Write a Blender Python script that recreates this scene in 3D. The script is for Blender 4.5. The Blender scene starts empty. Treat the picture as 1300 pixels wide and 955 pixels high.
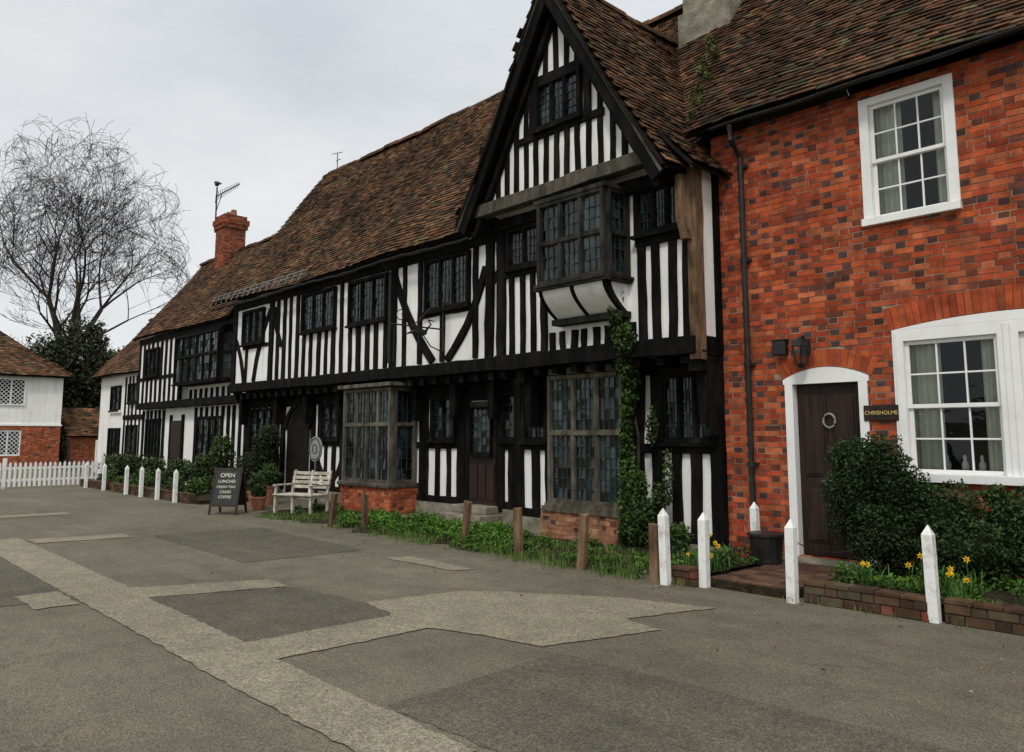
import bpy, math, random
import numpy as np
from mathutils import Vector, Matrix
R=random.Random(7)
scene=bpy.context.scene
scene.view_settings.view_transform='Standard'
scene.view_settings.look='None'
scene.view_settings.exposure=0
scene.view_settings.gamma=1

# ------------------------------------------------------------------ materials
def newmat(name):
    m=bpy.data.materials.new(name); m.use_nodes=True
    nt=m.node_tree; b=nt.nodes['Principled BSDF']
    return m,nt,b
def N(nt,t,**k):
    n=nt.nodes.new(t)
    for a,v in k.items(): setattr(n,a,v)
    return n
def noise(nt,co,scale,detail=4,rough=.55,vscale=None):
    if vscale:
        mp=N(nt,'ShaderNodeMapping'); mp.inputs['Scale'].default_value=vscale
        nt.links.new(co,mp.inputs['Vector']); co=mp.outputs['Vector']
    n=N(nt,'ShaderNodeTexNoise'); n.inputs['Scale'].default_value=scale
    n.inputs['Detail'].default_value=detail; n.inputs['Roughness'].default_value=rough
    nt.links.new(co,n.inputs['Vector']); return n.outputs['Fac']
def ramp(nt,f,a,b,ca=(0,0,0,1),cb=(1,1,1,1)):
    r=N(nt,'ShaderNodeValToRGB'); r.color_ramp.elements[0].position=a; r.color_ramp.elements[1].position=b
    r.color_ramp.elements[0].color=ca; r.color_ramp.elements[1].color=cb
    nt.links.new(f,r.inputs['Fac']); return r.outputs['Color']
def mix(nt,f,a,b,mode='MIX'):
    m=N(nt,'ShaderNodeMix',data_type='RGBA',blend_type=mode)
    if isinstance(f,(int,float)): m.inputs[0].default_value=f
    else: nt.links.new(f,m.inputs[0])
    for i,x in ((6,a),(7,b)):
        if isinstance(x,tuple): m.inputs[i].default_value=x if len(x)==4 else (*x,1)
        else: nt.links.new(x,m.inputs[i])
    return m.outputs[2]
def bump(nt,b,h,strength,dist=.01):
    n=N(nt,'ShaderNodeBump'); n.inputs['Strength'].default_value=strength; n.inputs['Distance'].default_value=dist
    nt.links.new(h,n.inputs['Height']); nt.links.new(n.outputs['Normal'],b.inputs['Normal'])
def pmat(name,c1,c2,scale=3,rough=.8,bs=.3,bscale=30,attr=False,vs=None,spec=.3,lo=.35,hi=.65,bd=.01,metal=0,streak=0,streakcol=(.2,.18,.14),slo=.5,shi=.75):
    m,nt,b=newmat(name)
    co=N(nt,'ShaderNodeTexCoord').outputs['Object']
    c=mix(nt,ramp(nt,noise(nt,co,scale,6,.6,vs),lo,hi),c1,c2)
    if attr:
        at=N(nt,'ShaderNodeAttribute',attribute_name='Col')
        c=mix(nt,1.0,c,at.outputs['Color'],'MULTIPLY')
    if streak:
        s=ramp(nt,noise(nt,co,2.2,5,.65,(3,3,.35)),slo,shi)
        s2=N(nt,'ShaderNodeMath',operation='MULTIPLY'); nt.links.new(s,s2.inputs[0]); s2.inputs[1].default_value=streak
        c=mix(nt,s2.outputs[0],c,streakcol)
    nt.links.new(c,b.inputs['Base Color'])
    b.inputs['Roughness'].default_value=rough; b.inputs['Specular IOR Level'].default_value=spec
    b.inputs['Metallic'].default_value=metal
    if bs: bump(nt,b,noise(nt,co,bscale,4,.6,vs),bs,bd)
    return m
M={}
M['plaster']=pmat('white_plaster',(.87,.865,.84),(.77,.76,.71),1.3,.85,.35,9,streak=.36,streakcol=(.38,.34,.26),bd=.02)
M['timber']=pmat('black_timber',(.003,.003,.0029),(.020,.018,.015),5,.8,.6,22,attr=True,vs=(1,1,.35),bd=.012,lo=.45,hi=.8,spec=.1)
M['oldwood']=pmat('weathered_timber',(.042,.039,.030),(.135,.122,.094),6,.85,.7,25,attr=True,vs=(1,1,.4),bd=.012,spec=.15)
M['darkwood']=pmat('dark_weathered_timber',(.010,.011,.009),(.045,.043,.035),6,.85,.7,25,attr=True,vs=(1,1,.4),bd=.012,spec=.15)
M['brownwood']=pmat('brown_timber',(.05,.028,.016),(.20,.13,.08),6,.85,.7,22,attr=True,vs=(1,1,.3),bd=.012,spec=.15)
M['lead']=pmat('lead_came',(.018,.021,.021),(.055,.06,.058),9,.75,0,spec=.15)
M['brick']=pmat('red_brick',(.62,.56,.52),(1.25,1.2,1.16),5,.88,.7,60,attr=True,bd=.006,streak=.3,streakcol=(.085,.045,.03),spec=.15)
M['mortar']=pmat('mortar',(.20,.135,.09),(.46,.38,.29),1.6,.95,.5,50,spec=.1)
M['tile']=pmat('clay_tile',(.34,.31,.28),(1.35,1.3,1.2),.9,.9,.6,35,attr=True,bd=.008,lo=.3,hi=.72,spec=.12,streak=.55,streakcol=(.035,.033,.02),slo=.48,shi=.72)
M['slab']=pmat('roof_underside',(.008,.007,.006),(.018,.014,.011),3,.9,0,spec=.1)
M['white']=pmat('white_gloss_paint',(.86,.86,.84),(.77,.76,.73),4,.45,.1,30,spec=.5)
M['wpost']=pmat('white_post_paint',(.80,.80,.77),(.42,.40,.34),8,.6,.4,30,lo=.5,hi=.78)
M['black']=pmat('black_metal',(.007,.007,.007),(.02,.02,.018),8,.45,.1,30,spec=.4)
M['door']=pmat('dark_oak_door',(.009,.005,.004),(.034,.016,.010),5,.55,.4,18,vs=(4,1,.4),spec=.3)
M['stone']=pmat('mossy_stone',(.13,.12,.085),(.30,.27,.2),4,.9,.7,20,bd=.02)
M['soil']=pmat('soil',(.020,.016,.010),(.05,.042,.026),9,1,1,25,bd=.04,spec=.1)
M['leaf']=pmat('leaf_green',(.8,.8,.8),(1.2,1.2,1.1),20,.6,0,attr=True,spec=.25)
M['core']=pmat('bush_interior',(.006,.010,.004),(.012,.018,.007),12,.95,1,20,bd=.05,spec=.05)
M['bark']=pmat('tree_bark',(.026,.022,.017),(.055,.046,.035),3,.9,.5,10,bd=.05,spec=.1)
M['petal']=pmat('daffodil_yellow',(.75,.55,.03),(.8,.45,.02),9,.6,0)
M['curtain']=pmat('curtain',(.66,.64,.54),(.76,.74,.64),4,.9,0)
M['room']=pmat('room_wall',(.07,.06,.05),(.11,.09,.07),2,.9,0)
M['gold']=pmat('gold_letters',(.6,.45,.14),(.65,.5,.18),5,.5,0)
M['chalk']=pmat('chalk',(.55,.6,.4),(.7,.72,.6),25,.9,0,lo=.45,hi=.55)
M['bench']=pmat('bench_paint',(.6,.57,.48),(.30,.27,.21),9,.7,.4,25)
M['greyd']=pmat('grey_slate_disc',(.16,.17,.17),(.3,.3,.29),9,.6,.3,25)
M['terra']=pmat('terracotta',(.24,.09,.045),(.34,.15,.09),6,.8,.3,30)
M['dry']=pmat('dry_leaf',(.8,.8,.8),(1.1,1.1,1.1),9,.9,0,attr=True,spec=.1)
def glassmat():
    m,nt,b=newmat('dark_old_glass')
    co=N(nt,'ShaderNodeTexCoord').outputs['Object']
    c=mix(nt,ramp(nt,noise(nt,co,1.7,3),.4,.65),(.003,.006,.006),(.016,.030,.030))
    at=N(nt,'ShaderNodeAttribute',attribute_name='Col')
    c=mix(nt,1.0,c,at.outputs['Color'],'MULTIPLY')
    nt.links.new(c,b.inputs['Base Color']); b.inputs['Roughness'].default_value=.05
    b.inputs['Specular IOR Level'].default_value=.45
    bump(nt,b,noise(nt,co,7,2),.3,.02); return m
M['glass']=glassmat()
def clearglass():
    m=bpy.data.materials.new('window_glass'); m.use_nodes=True; nt=m.node_tree; nt.nodes.clear()
    o=N(nt,'ShaderNodeOutputMaterial'); t=N(nt,'ShaderNodeBsdfTransparent'); g=N(nt,'ShaderNodeBsdfGlossy')
    t.inputs['Color'].default_value=(.86,.92,.9,1); g.inputs['Roughness'].default_value=.015
    f=N(nt,'ShaderNodeFresnel'); f.inputs['IOR'].default_value=1.5
    bm=N(nt,'ShaderNodeBump'); bm.inputs['Strength'].default_value=.15; bm.inputs['Distance'].default_value=.02
    nt.links.new(noise(nt,N(nt,'ShaderNodeTexCoord').outputs['Object'],5,2),bm.inputs['Height']); nt.links.new(bm.outputs[0],g.inputs['Normal'])
    mx=N(nt,'ShaderNodeMixShader'); nt.links.new(f.outputs[0],mx.inputs[0]); nt.links.new(t.outputs[0],mx.inputs[1]); nt.links.new(g.outputs[0],mx.inputs[2])
    nt.links.new(mx.outputs[0],o.inputs['Surface']); return m
M['clear']=clearglass()
def asphalt(name,ca,cb,agg,stain=True):
    m,nt,b=newmat(name)
    co=N(nt,'ShaderNodeTexCoord').outputs['Object']
    big=noise(nt,co,.3,6,.6); c=mix(nt,ramp(nt,big,.35,.65),ca,cb)
    mid=noise(nt,co,2.6,7,.72); c=mix(nt,ramp(nt,mid,.35,.7),mix(nt,1.0,c,(.84,.84,.84),'MULTIPLY'),mix(nt,1.0,c,(1.22,1.2,1.15),'MULTIPLY'))
    f1=noise(nt,co,75,3,.75); c=mix(nt,ramp(nt,f1,.40,.62),mix(nt,1.0,c,(.52,.52,.52),'MULTIPLY'),mix(nt,1.0,c,(agg,agg,agg*.96),'MULTIPLY'))
    f2=noise(nt,co,24,3,.75); c=mix(nt,1.0,c,ramp(nt,f2,.35,.65,(.8,.8,.8,1),(1.17,1.17,1.14,1)),'MULTIPLY')
    if stain:
        st=ramp(nt,noise(nt,co,1.3,4,.6),.63,.72,(1,1,1,1),(.78,.77,.75,1)); c=mix(nt,1.0,c,st,'MULTIPLY')
        s2=ramp(nt,noise(nt,co,1.1,5,.6,(.18,1.6,1)),.45,.7,(1,1,1,1),(1.18,1.17,1.12,1)); c=mix(nt,1.0,c,s2,'MULTIPLY')
        # a few hairline cracks
        v=N(nt,'ShaderNodeTexVoronoi',feature='DISTANCE_TO_EDGE'); v.inputs['Scale'].default_value=.4
        wn=N(nt,'ShaderNodeTexNoise'); wn.inputs['Scale'].default_value=1.3; wn.inputs['Detail'].default_value=8
        nt.links.new(co,wn.inputs['Vector'])
        ad_=N(nt,'ShaderNodeMixRGB',blend_type='ADD'); ad_.inputs[0].default_value=.9
        nt.links.new(co,ad_.inputs[1]); nt.links.new(wn.outputs['Color'],ad_.inputs[2]); nt.links.new(ad_.outputs[0],v.inputs['Vector'])
        k=ramp(nt,v.outputs['Distance'],.0008,.0035,(.72,.72,.72,1),(1,1,1,1)); c=mix(nt,1.0,c,k,'MULTIPLY')
    nt.links.new(c,b.inputs['Base Color']); b.inputs['Roughness'].default_value=.92; b.inputs['Specular IOR Level'].default_value=.15
    bump(nt,b,f1,.8,.011); return m
M['asphalt']=asphalt('asphalt',(.112,.101,.077),(.155,.142,.110),1.5)
M['asphalt2']=asphalt('older_asphalt',(.090,.083,.066),(.115,.106,.085),1.45)
M['patch']=asphalt('light_asphalt',(.225,.204,.153),(.27,.246,.19),1.3,False)
M['ground']=pmat('grass_ground',(.03,.045,.015),(.07,.07,.03),1,1,.5,8)

# ------------------------------------------------------------------ mesh builder
class MB:
    def __init__(s): s.v=[];s.f=[];s.c=[];s.xf=None
    def add(s,pts,faces,col=(1,1,1)):
        n=len(s.v)
        if s.xf: pts=[s.xf(*p) for p in pts]
        s.v.extend([tuple(p) for p in pts])
        for f in faces: s.f.append(tuple(n+i for i in f)); s.c.append(col)
    def box(s,x0,x1,y0,y1,z0,z1,col=(1,1,1)):
        s.add([(x0,y0,z0),(x1,y0,z0),(x1,y1,z0),(x0,y1,z0),(x0,y0,z1),(x1,y0,z1),(x1,y1,z1),(x0,y1,z1)],
              [(0,1,5,4),(1,2,6,5),(2,3,7,6),(3,0,4,7),(4,5,6,7),(3,2,1,0)],col)
    def tube(s,pts,rad,n=8,col=(1,1,1),caps=True):
        pts=[Vector(p) for p in pts]
        if not isinstance(rad,(list,tuple)): rad=[rad]*len(pts)
        V=[];F=[]
        for i,p in enumerate(pts):
            d=(pts[min(i+1,len(pts)-1)]-pts[max(i-1,0)]).normalized()
            ref=Vector((0,0,1)) if abs(d.z)<.9 else Vector((1,0,0))
            a=d.cross(ref).normalized(); b=d.cross(a).normalized()
            for k in range(n):
                t=2*math.pi*k/n; V.append(tuple(p+(a*math.cos(t)+b*math.sin(t))*rad[i]))
        for i in range(len(pts)-1):
            for k in range(n):
                F.append((i*n+k,i*n+(k+1)%n,(i+1)*n+(k+1)%n,(i+1)*n+k))
        if caps:
            F.append(tuple(range(n))[::-1]); F.append(tuple((len(pts)-1)*n+k for k in range(n)))
        s.add(V,F,col)
    def ell(s,c,r,nu=10,nv=7,col=(1,1,1)):
        V=[];F=[]
        for i in range(nv+1):
            ph=math.pi*i/nv
            for k in range(nu):
                t=2*math.pi*k/nu
                V.append((c[0]+r[0]*math.sin(ph)*math.cos(t),c[1]+r[1]*math.sin(ph)*math.sin(t),c[2]+r[2]*math.cos(ph)))
        for i in range(nv):
            for k in range(nu): F.append((i*nu+k,(i+1)*nu+k,(i+1)*nu+(k+1)%nu,i*nu+(k+1)%nu))
        s.add(V,F,col)
    def build(s,name,mat,parent=None,smooth=False,bevel=0):
        me=bpy.data.meshes.new(name); me.from_pydata(s.v,[],s.f); me.update()
        ca=me.color_attributes.new('Col','FLOAT_COLOR','CORNER')
        arr=[]
        for f,c in zip(s.f,s.c): arr.extend([c[0],c[1],c[2],1.0]*len(f))
        ca.data.foreach_set('color',arr)
        o=bpy.data.objects.new(name,me); scene.collection.objects.link(o)
        me.materials.append(M[mat] if isinstance(mat,str) else mat)
        if smooth:
            me.polygons.foreach_set('use_smooth',[True]*len(me.polygons))
        if bevel:
            b=o.modifiers.new('b','BEVEL'); b.width=bevel; b.segments=2
        if parent: o.parent=parent
        return o
def empty(name):
    o=bpy.data.objects.new(name,None); scene.collection.objects.link(o); o.empty_display_size=.3; return o
def tone(a=.7,b=1.3):
    t=R.uniform(a,b); return (t,t*R.uniform(.96,1.0),t*R.uniform(.9,1.0))
def beam(mb,x0,z0,x1,z1,w,y,d=.1,jit=.008,curve=0,w1=None):
    L=math.hypot(x1-x0,z1-z0); n=max(2,int(L/.35)+1)
    if curve: n=max(n,7)
    dx,dz=(x1-x0)/L,(z1-z0)/L; px,pz=-dz,dx
    y=y+R.uniform(-.006,.006); V=[];F=[]
    for i in range(n+1):
        t=i/n; o=curve*math.sin(math.pi*t)+R.uniform(-jit,jit); ww=((w1-w)*t+w if w1 else w)/2*(1+R.uniform(-.07,.07))
        cx=x0+(x1-x0)*t+px*o; cz=z0+(z1-z0)*t+pz*o; yy=y+R.uniform(-.003,.003)
        e=min(.01,ww*.3)
        V+=[(cx-px*ww,y+d,cz-pz*ww),(cx-px*ww,yy+e,cz-pz*ww),(cx-px*(ww-e),yy,cz-pz*(ww-e)),(cx+px*(ww-e),yy,cz+pz*(ww-e)),(cx+px*ww,yy+e,cz+pz*ww),(cx+px*ww,y+d,cz+pz*ww)]
    for i in range(n):
        a=i*6;b=a+6
        for k in range(5): F.append((a+k,b+k,b+k+1,a+k+1))
    F.append((0,1,2,3,4,5)); F.append(tuple(n*6+k for k in (5,4,3,2,1,0)))
    mb.add(V,F,tone())
def studs(mb,x0,x1,sp,z0,z1,y,w,holes=(),d=.1):
    n=max(1,round((x1-x0)/sp)); s=(x1-x0)/n
    for i in range(n+1):
        x=x0+i*s+R.uniform(-.02,.02)
        segs=[(z0,z1)]
        for h in holes:
            if h[0]-w*.4<x<h[1]+w*.4:
                ns=[]
                for a,b in segs:
                    if h[2]>a: ns.append((a,min(b,h[2])))
                    if h[3]<b: ns.append((max(a,h[3]),b))
                segs=[q for q in ns if q[1]-q[0]>.08]
        for a,b in segs: beam(mb,x,a,x+R.uniform(-.018,.018),b,w*R.uniform(.82,1.18),y,d)
class Win:
    def __init__(s): s.frame=MB(); s.glass=MB(); s.lead=MB(); s.grey=MB(); s.dark=MB()
    def xf(s,f):
        for m in (s.frame,s.glass,s.lead,s.grey,s.dark): m.xf=f
    def build(s,parent):
        s.frame.build('window_frames','timber',parent); s.glass.build('window_panes','glass',parent); s.lead.build('leading','lead',parent)
        if s.grey.v: s.grey.build('weathered_window_frames','oldwood',parent)
        if s.dark.v: s.dark.build('dark_window_frames','darkwood',parent)
def leaded(W,x0,x1,z0,z1,y,nl,cols,rows,transom=0,fw=.07,grey=0,lw=.010):
    fr=(W.frame,W.grey,W.dark)[int(grey)]
    yo=y-.06
    fr.box(x0,x0+fw,yo,y+.04,z0,z1,tone()); fr.box(x1-fw,x1,yo,y+.04,z0,z1,tone())
    fr.box(x0+fw,x1-fw,yo+.004,y+.04,z1-fw,z1,tone()); fr.box(x0-.03,x1+.03,yo-.04,y+.04,z0-.05,z0-.001,tone()); fr.box(x0+fw,x1-fw,yo+.004,y+.04,z0,z0+fw*.8,tone())
    ix0,ix1,iz0,iz1=x0+fw,x1-fw,z0+fw*.8,z1-fw
    zs=[(iz0,iz1)]
    if transom:
        zt=iz0+(iz1-iz0)*transom; zs=[(iz0,zt-.03),(zt+.03,iz1)]
        fr.box(ix0,ix1,yo+.008,y+.03,zt-.03,zt+.03,tone())
    lw2=(ix1-ix0)/nl
    for i in range(nl):
        a=ix0+i*lw2; b=a+lw2
        if i>0: fr.box(a-.025,a+.025,yo+.013,y+.035,iz0,iz1,tone()); a+=.025
        if i<nl-1: b-=.025
        for (c,d) in zs:
            e=.018
            fr.box(a,a+e,y-.03,y+.01,c,d,tone()); fr.box(b-e,b,y-.03,y+.01,c,d,tone()); fr.box(a+e,b-e,y-.028,y+.01,c,c+e,tone()); fr.box(a+e,b-e,y-.028,y+.01,d-e,d,tone())
            rws=rows if not transom else max(2,round(rows*(d-c)/(iz1-iz0)))
            A,B,C,D=a+e,b-e,c+e,d-e
            pw=(B-A)/cols; ph=(D-C)/rws
            tx0=R.uniform(-.02,.02);tz0=R.uniform(-.015,.015); lv=R.uniform(.6,1.5)
            for p in range(cols):
                for q in range(rws):
                    tx=(tx0+R.uniform(-.04,.04))*pw; tz=(tz0+R.uniform(-.04,.04))*ph
                    X0=A+p*pw;X1=X0+pw;Z0=C+q*ph;Z1=Z0+ph; k=lv*R.uniform(.4,1.8)
                    W.glass.add([(X0,y-tx-tz,Z0),(X1,y+tx-tz,Z0),(X1,y+tx+tz,Z1),(X0,y-tx+tz,Z1)],[(0,1,2,3)],(k,k*1.05,k))
            for p in range(1,cols): W.lead.box(A+p*pw-lw/2,A+p*pw+lw/2,y-.014,y+.006,C,D)
            for q in range(1,rws): W.lead.box(A,B,y-.012,y+.004,C+q*ph-lw/2,C+q*ph+lw/2)

BR=[(.40,.080,.030),(.345,.066,.027),(.45,.108,.040),(.37,.092,.038),(.42,.088,.028),(.30,.055,.025),(.46,.135,.058),(.39,.072,.032)]
BD=[(.10,.045,.038),(.15,.052,.036),(.075,.048,.05),(.18,.055,.036),(.22,.062,.034)]
def bricks(mb,mort,x0,x1,z0,z1,y,holes=(),skip=None,pal=BR,dark=.28,ch=.072,d=.05,flemish=True):
    nz=max(1,round((z1-z0)/ch)); ch=(z1-z0)/nz
    for r in range(nz):
        za=z0+r*ch+.0055; zb=z0+(r+1)*ch-.0045; zc=(za+zb)/2
        x=x0-(0 if r%2 else .165)-R.uniform(0,.02); k=0
        while x<x1:
            w=(.107 if (k%2 and flemish) else .217)*R.uniform(.97,1.03)
            a,b=max(x,x0),min(x+w,x1); isd=(k%2==1) and R.random()<dark*2 or R.random()<dark*.15
            x+=w+.01; k+=1
            if b-a<.02: continue
            segs=[(a,b)]
            for h in holes:
                if h[2]<zc<h[3]:
                    ns=[]
                    for (p,q) in segs:
                        if h[0]>p: ns.append((p,min(q,h[0])))
                        if h[1]<q: ns.append((max(p,h[1]),q))
                    segs=[s for s in ns if s[1]-s[0]>.02]
            c0=R.choice(BD if isd else pal); j=R.uniform(.74,1.24); c=(c0[0]*j,c0[1]*j,c0[2]*j)
            for p,q in segs:
                if skip and skip((p+q)/2,zc): continue
                yy=y+R.uniform(-.005,.005); dz=R.uniform(-.0025,.0025)
                mb.box(p,q,yy,y+d,za+dz,zb+dz,c)
    if mort is not None:
        xs=sorted({x0,x1,*[min(max(h[i],x0),x1) for h in holes for i in (0,1)]}); zs=sorted({z0,z1,*[min(max(h[i],z0),z1) for h in holes for i in (2,3)]})
        for i in range(len(xs)-1):
            for j in range(len(zs)-1):
                cx,cz=(xs[i]+xs[i+1])/2,(zs[j]+zs[j+1])/2
                if any(h[0]<cx<h[1] and h[2]<cz<h[3] for h in holes): continue
                mort.add([(xs[i],y+.008,zs[j]),(xs[i+1],y+.008,zs[j]),(xs[i+1],y+.008,zs[j+1]),(xs[i],y+.008,zs[j+1])],[(0,1,2,3)])
        for h in holes:
            mort.add([(h[0],y+.008,h[2]),(h[0],y+.3,h[2]),(h[0],y+.3,h[3]),(h[0],y+.008,h[3])],[(0,1,2,3)])
            mort.add([(h[1],y+.008,h[2]),(h[1],y+.3,h[2]),(h[1],y+.3,h[3]),(h[1],y+.008,h[3])],[(3,2,1,0)])
            mort.add([(h[0],y+.008,h[3]),(h[1],y+.008,h[3]),(h[1],y+.3,h[3]),(h[0],y+.3,h[3])],[(0,1,2,3)])
            mort.add([(h[0],y+.008,h[2]),(h[1],y+.008,h[2]),(h[1],y+.3,h[2]),(h[0],y+.3,h[2])],[(3,2,1,0)])
def arcgeo(xa,xb,zs,rise):
    h=(xb-xa)/2; r=(h*h+rise*rise)/(2*rise); cx=(xa+xb)/2; cz=zs+rise-r; th=math.asin(h/r); return cx,cz,r,th
def voussoirs(mb,xa,xb,zs,rise,ln,y,d=.06,bw=.066):
    cx,cz,r,th=arcgeo(xa,xb,zs,rise); n=int(2*th*r/(bw+.01)); 
    for i in range(n):
        t=-th+(i+.5)*2*th/n; g=th/n*.86
        P=[]
        for (tt,rr) in ((t-g,r+.006),(t+g,r+.006),(t+g*1.02,r+ln),(t-g*1.02,r+ln)):
            P.append((cx+math.sin(tt)*rr,cz+math.cos(tt)*rr))
        j=R.uniform(.75,1.2); c0=R.choice(BR[:5]); c=tuple(q*j for q in c0); yy=y-.006+R.uniform(-.003,.003)
        V=[(p[0],yy,p[1]) for p in P]+[(p[0],y+d,p[1]) for p in P]
        mb.add(V,[(0,1,2,3),(0,4,5,1),(1,5,6,2),(2,6,7,3),(3,7,4,0)],c)
def archband(mb,xa,xb,zs,rise,y0,y1,thick=None,zflat=None,n=16):
    cx,cz,r,th=arcgeo(xa,xb,zs,rise); V=[];F=[]
    for i in range(n+1):
        t=-th+2*th*i/n; xo,zo=cx+math.sin(t)*r,cz+math.cos(t)*r
        if thick: xi,zi=cx+math.sin(t)*(r-thick),cz+math.cos(t)*(r-thick)
        else: xi,zi=xo,zflat
        V+=[(xi,y0,zi),(xo,y0,zo),(xo,y1,zo),(xi,y1,zi)]
    for i in range(n):
        a=i*4;b=a+4
        for k in range(4): F.append((a+k,b+k,b+(k+1)%4,a+(k+1)%4))
    F.append((0,1,2,3)); F.append((n*4+3,n*4+2,n*4+1,n*4)); mb.add(V,F)

TP=[(.098,.050,.027),(.12,.057,.029),(.076,.043,.026),(.145,.072,.037),(.062,.037,.024),(.11,.060,.034)]
def roof(name,parent,O,U,V,L,S,pal=TP,clip=None,ph=0,tw=.165,ex=.108,sagA=1.0,mossy=.1):
    O,U,V=Vector(O),Vector(U).normalized(),Vector(V).normalized(); Nn=U.cross(V).normalized()
    mb=MB()
    def sag(u,v): return sagA*(.035*math.sin(u*.75+ph)+.022*math.sin(v*1.4+u*.5+ph)+.01*math.sin(u*2.3+v*.8)-.05*math.sin(math.pi*min(1,max(0,v/S))))
    def P(u,v,h): return tuple(O+U*u+V*v+Nn*(h+sag(u,v)))
    nr=int(S/ex); nc=int(L/tw)+2
    for i in range(nr):
        v=i*ex; off=(tw/2 if i%2 else 0)+R.uniform(-.01,.01)
        for j in range(nc):
            u=j*tw-off; 
            if u<-.05 or u+tw>L+.05: continue
            if clip and not clip(u+tw/2,v+ex/2): continue
            hb=.038+R.uniform(-.006,.014); w=tw-.007; dv=R.uniform(-.014,.008); tl=R.uniform(-.007,.007)
            if R.random()<.014: dv-=.03
            c0=R.choice(pal); k=R.uniform(.55,1.42)
            if R.random()<mossy: c0=(.085,.082,.04)
            if R.random()<.08: c0=(.028,.022,.02)
            c=(c0[0]*k,c0[1]*k,c0[2]*k); vt=min(v+ex+.035,S)
            pts=[P(u,v+dv,hb+tl),P(u+w,v+dv,hb-tl),P(u+w,vt,.014),P(u,vt,.014),P(u,v+dv,hb-.018),P(u+w,v+dv,hb-.018)]
            mb.add(pts,[(0,1,2,3),(4,5,1,0),(1,5,2),(4,0,3)],c)
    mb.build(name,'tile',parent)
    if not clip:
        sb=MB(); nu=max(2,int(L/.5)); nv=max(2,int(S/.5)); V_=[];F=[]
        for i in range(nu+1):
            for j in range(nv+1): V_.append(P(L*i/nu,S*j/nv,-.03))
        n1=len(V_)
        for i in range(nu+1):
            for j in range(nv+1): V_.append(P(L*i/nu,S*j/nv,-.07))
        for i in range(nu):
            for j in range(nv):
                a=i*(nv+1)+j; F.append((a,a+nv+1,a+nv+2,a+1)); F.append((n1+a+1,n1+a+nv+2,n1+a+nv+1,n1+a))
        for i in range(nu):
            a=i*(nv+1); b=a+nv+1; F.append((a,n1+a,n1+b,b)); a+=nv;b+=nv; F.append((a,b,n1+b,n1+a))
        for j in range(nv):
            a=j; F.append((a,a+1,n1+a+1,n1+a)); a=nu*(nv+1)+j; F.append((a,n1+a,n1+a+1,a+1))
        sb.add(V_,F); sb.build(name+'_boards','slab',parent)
def ridge(parent,A,B,r=.12,pal=TP,name='ridge_tiles'):
    A,B=Vector(A),Vector(B); d=(B-A); L=d.length; d.normalize(); side=d.cross(Vector((0,0,1))).normalized(); up=side.cross(d)
    mb=MB(); n=int(L/.32)
    for i in range(n):
        a=A+d*(i*L/n); b=A+d*((i+1)*L/n-.012); rr=r*R.uniform(.95,1.08); lift=R.uniform(-.01,.015)-.03; V=[]
        dip=-.04*math.sin(math.pi*i/n)+.018*math.sin(i*.7)
        for p in (a,b):
            for k in range(7):
                t=math.pi*(-.05+1.1*k/6); V.append(tuple(p+side*math.cos(t)*rr+up*(math.sin(t)*rr+lift+dip)))
        c0=R.choice(pal); k=R.uniform(.7,1.3)
        mb.add(V,[(q,q+1,q+8,q+7) for q in range(6)]+[tuple(range(7)),tuple(range(13,6,-1))],tuple(x*k for x in c0))
    mb.build(name,'tile',parent)
def body(name,parent,x0,x1,yf,yb,ze,yr,zr,mat='plaster'):
    mb=MB(); P=[(yf,0),(yb,0),(yb,ze),(yr,zr),(yf,ze)]
    V=[(x0,y,z) for y,z in P]+[(x1,y,z) for y,z in P]
    mb.add(V,[(0,4,9,5),(0,1,2,3,4)[::-1],(5,6,7,8,9),(1,6,7,2)[::-1],(4,3,8,9),(3,2,7,8)]); return mb.build(name,mat,parent)

def leaves(name,P,size,cols,parent=None,mat='leaf',flat=.0,seed=1,asp=.55):
    rg=np.random.default_rng(seed); n=len(P); P=np.asarray(P)
    a=rg.normal(size=(n,3)); a[:,2]*=(1-flat); a/=np.linalg.norm(a,axis=1)[:,None]
    b=rg.normal(size=(n,3)); b-=a*(a*b).sum(1)[:,None]; b/=np.linalg.norm(b,axis=1)[:,None]
    nn=np.cross(a,b); s=(size*rg.uniform(.6,1.3,n))[:,None]
    v=np.stack([P-a*s,P+b*s*asp-nn*s*.15,P+a*s,P-b*s*asp-nn*s*.15],1).reshape(-1,3)
    me=bpy.data.meshes.new(name); f=np.arange(n*4).reshape(-1,4)
    f=np.concatenate([f[:,[0,1,2]],f[:,[0,2,3]]],1).reshape(-1,3)
    me.from_pydata(v.tolist(),[],f.tolist()); me.update()
    ca=me.color_attributes.new('Col','FLOAT_COLOR','CORNER')
    c=np.concatenate([np.asarray(cols),np.ones((n,1))],1); ca.data.foreach_set('color',np.repeat(c,6,axis=0).ravel().astype(np.float32))
    me.materials.append(M[mat]); o=bpy.data.objects.new(name,me); scene.collection.objects.link(o)
    if parent: o.parent=parent
    return o
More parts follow.
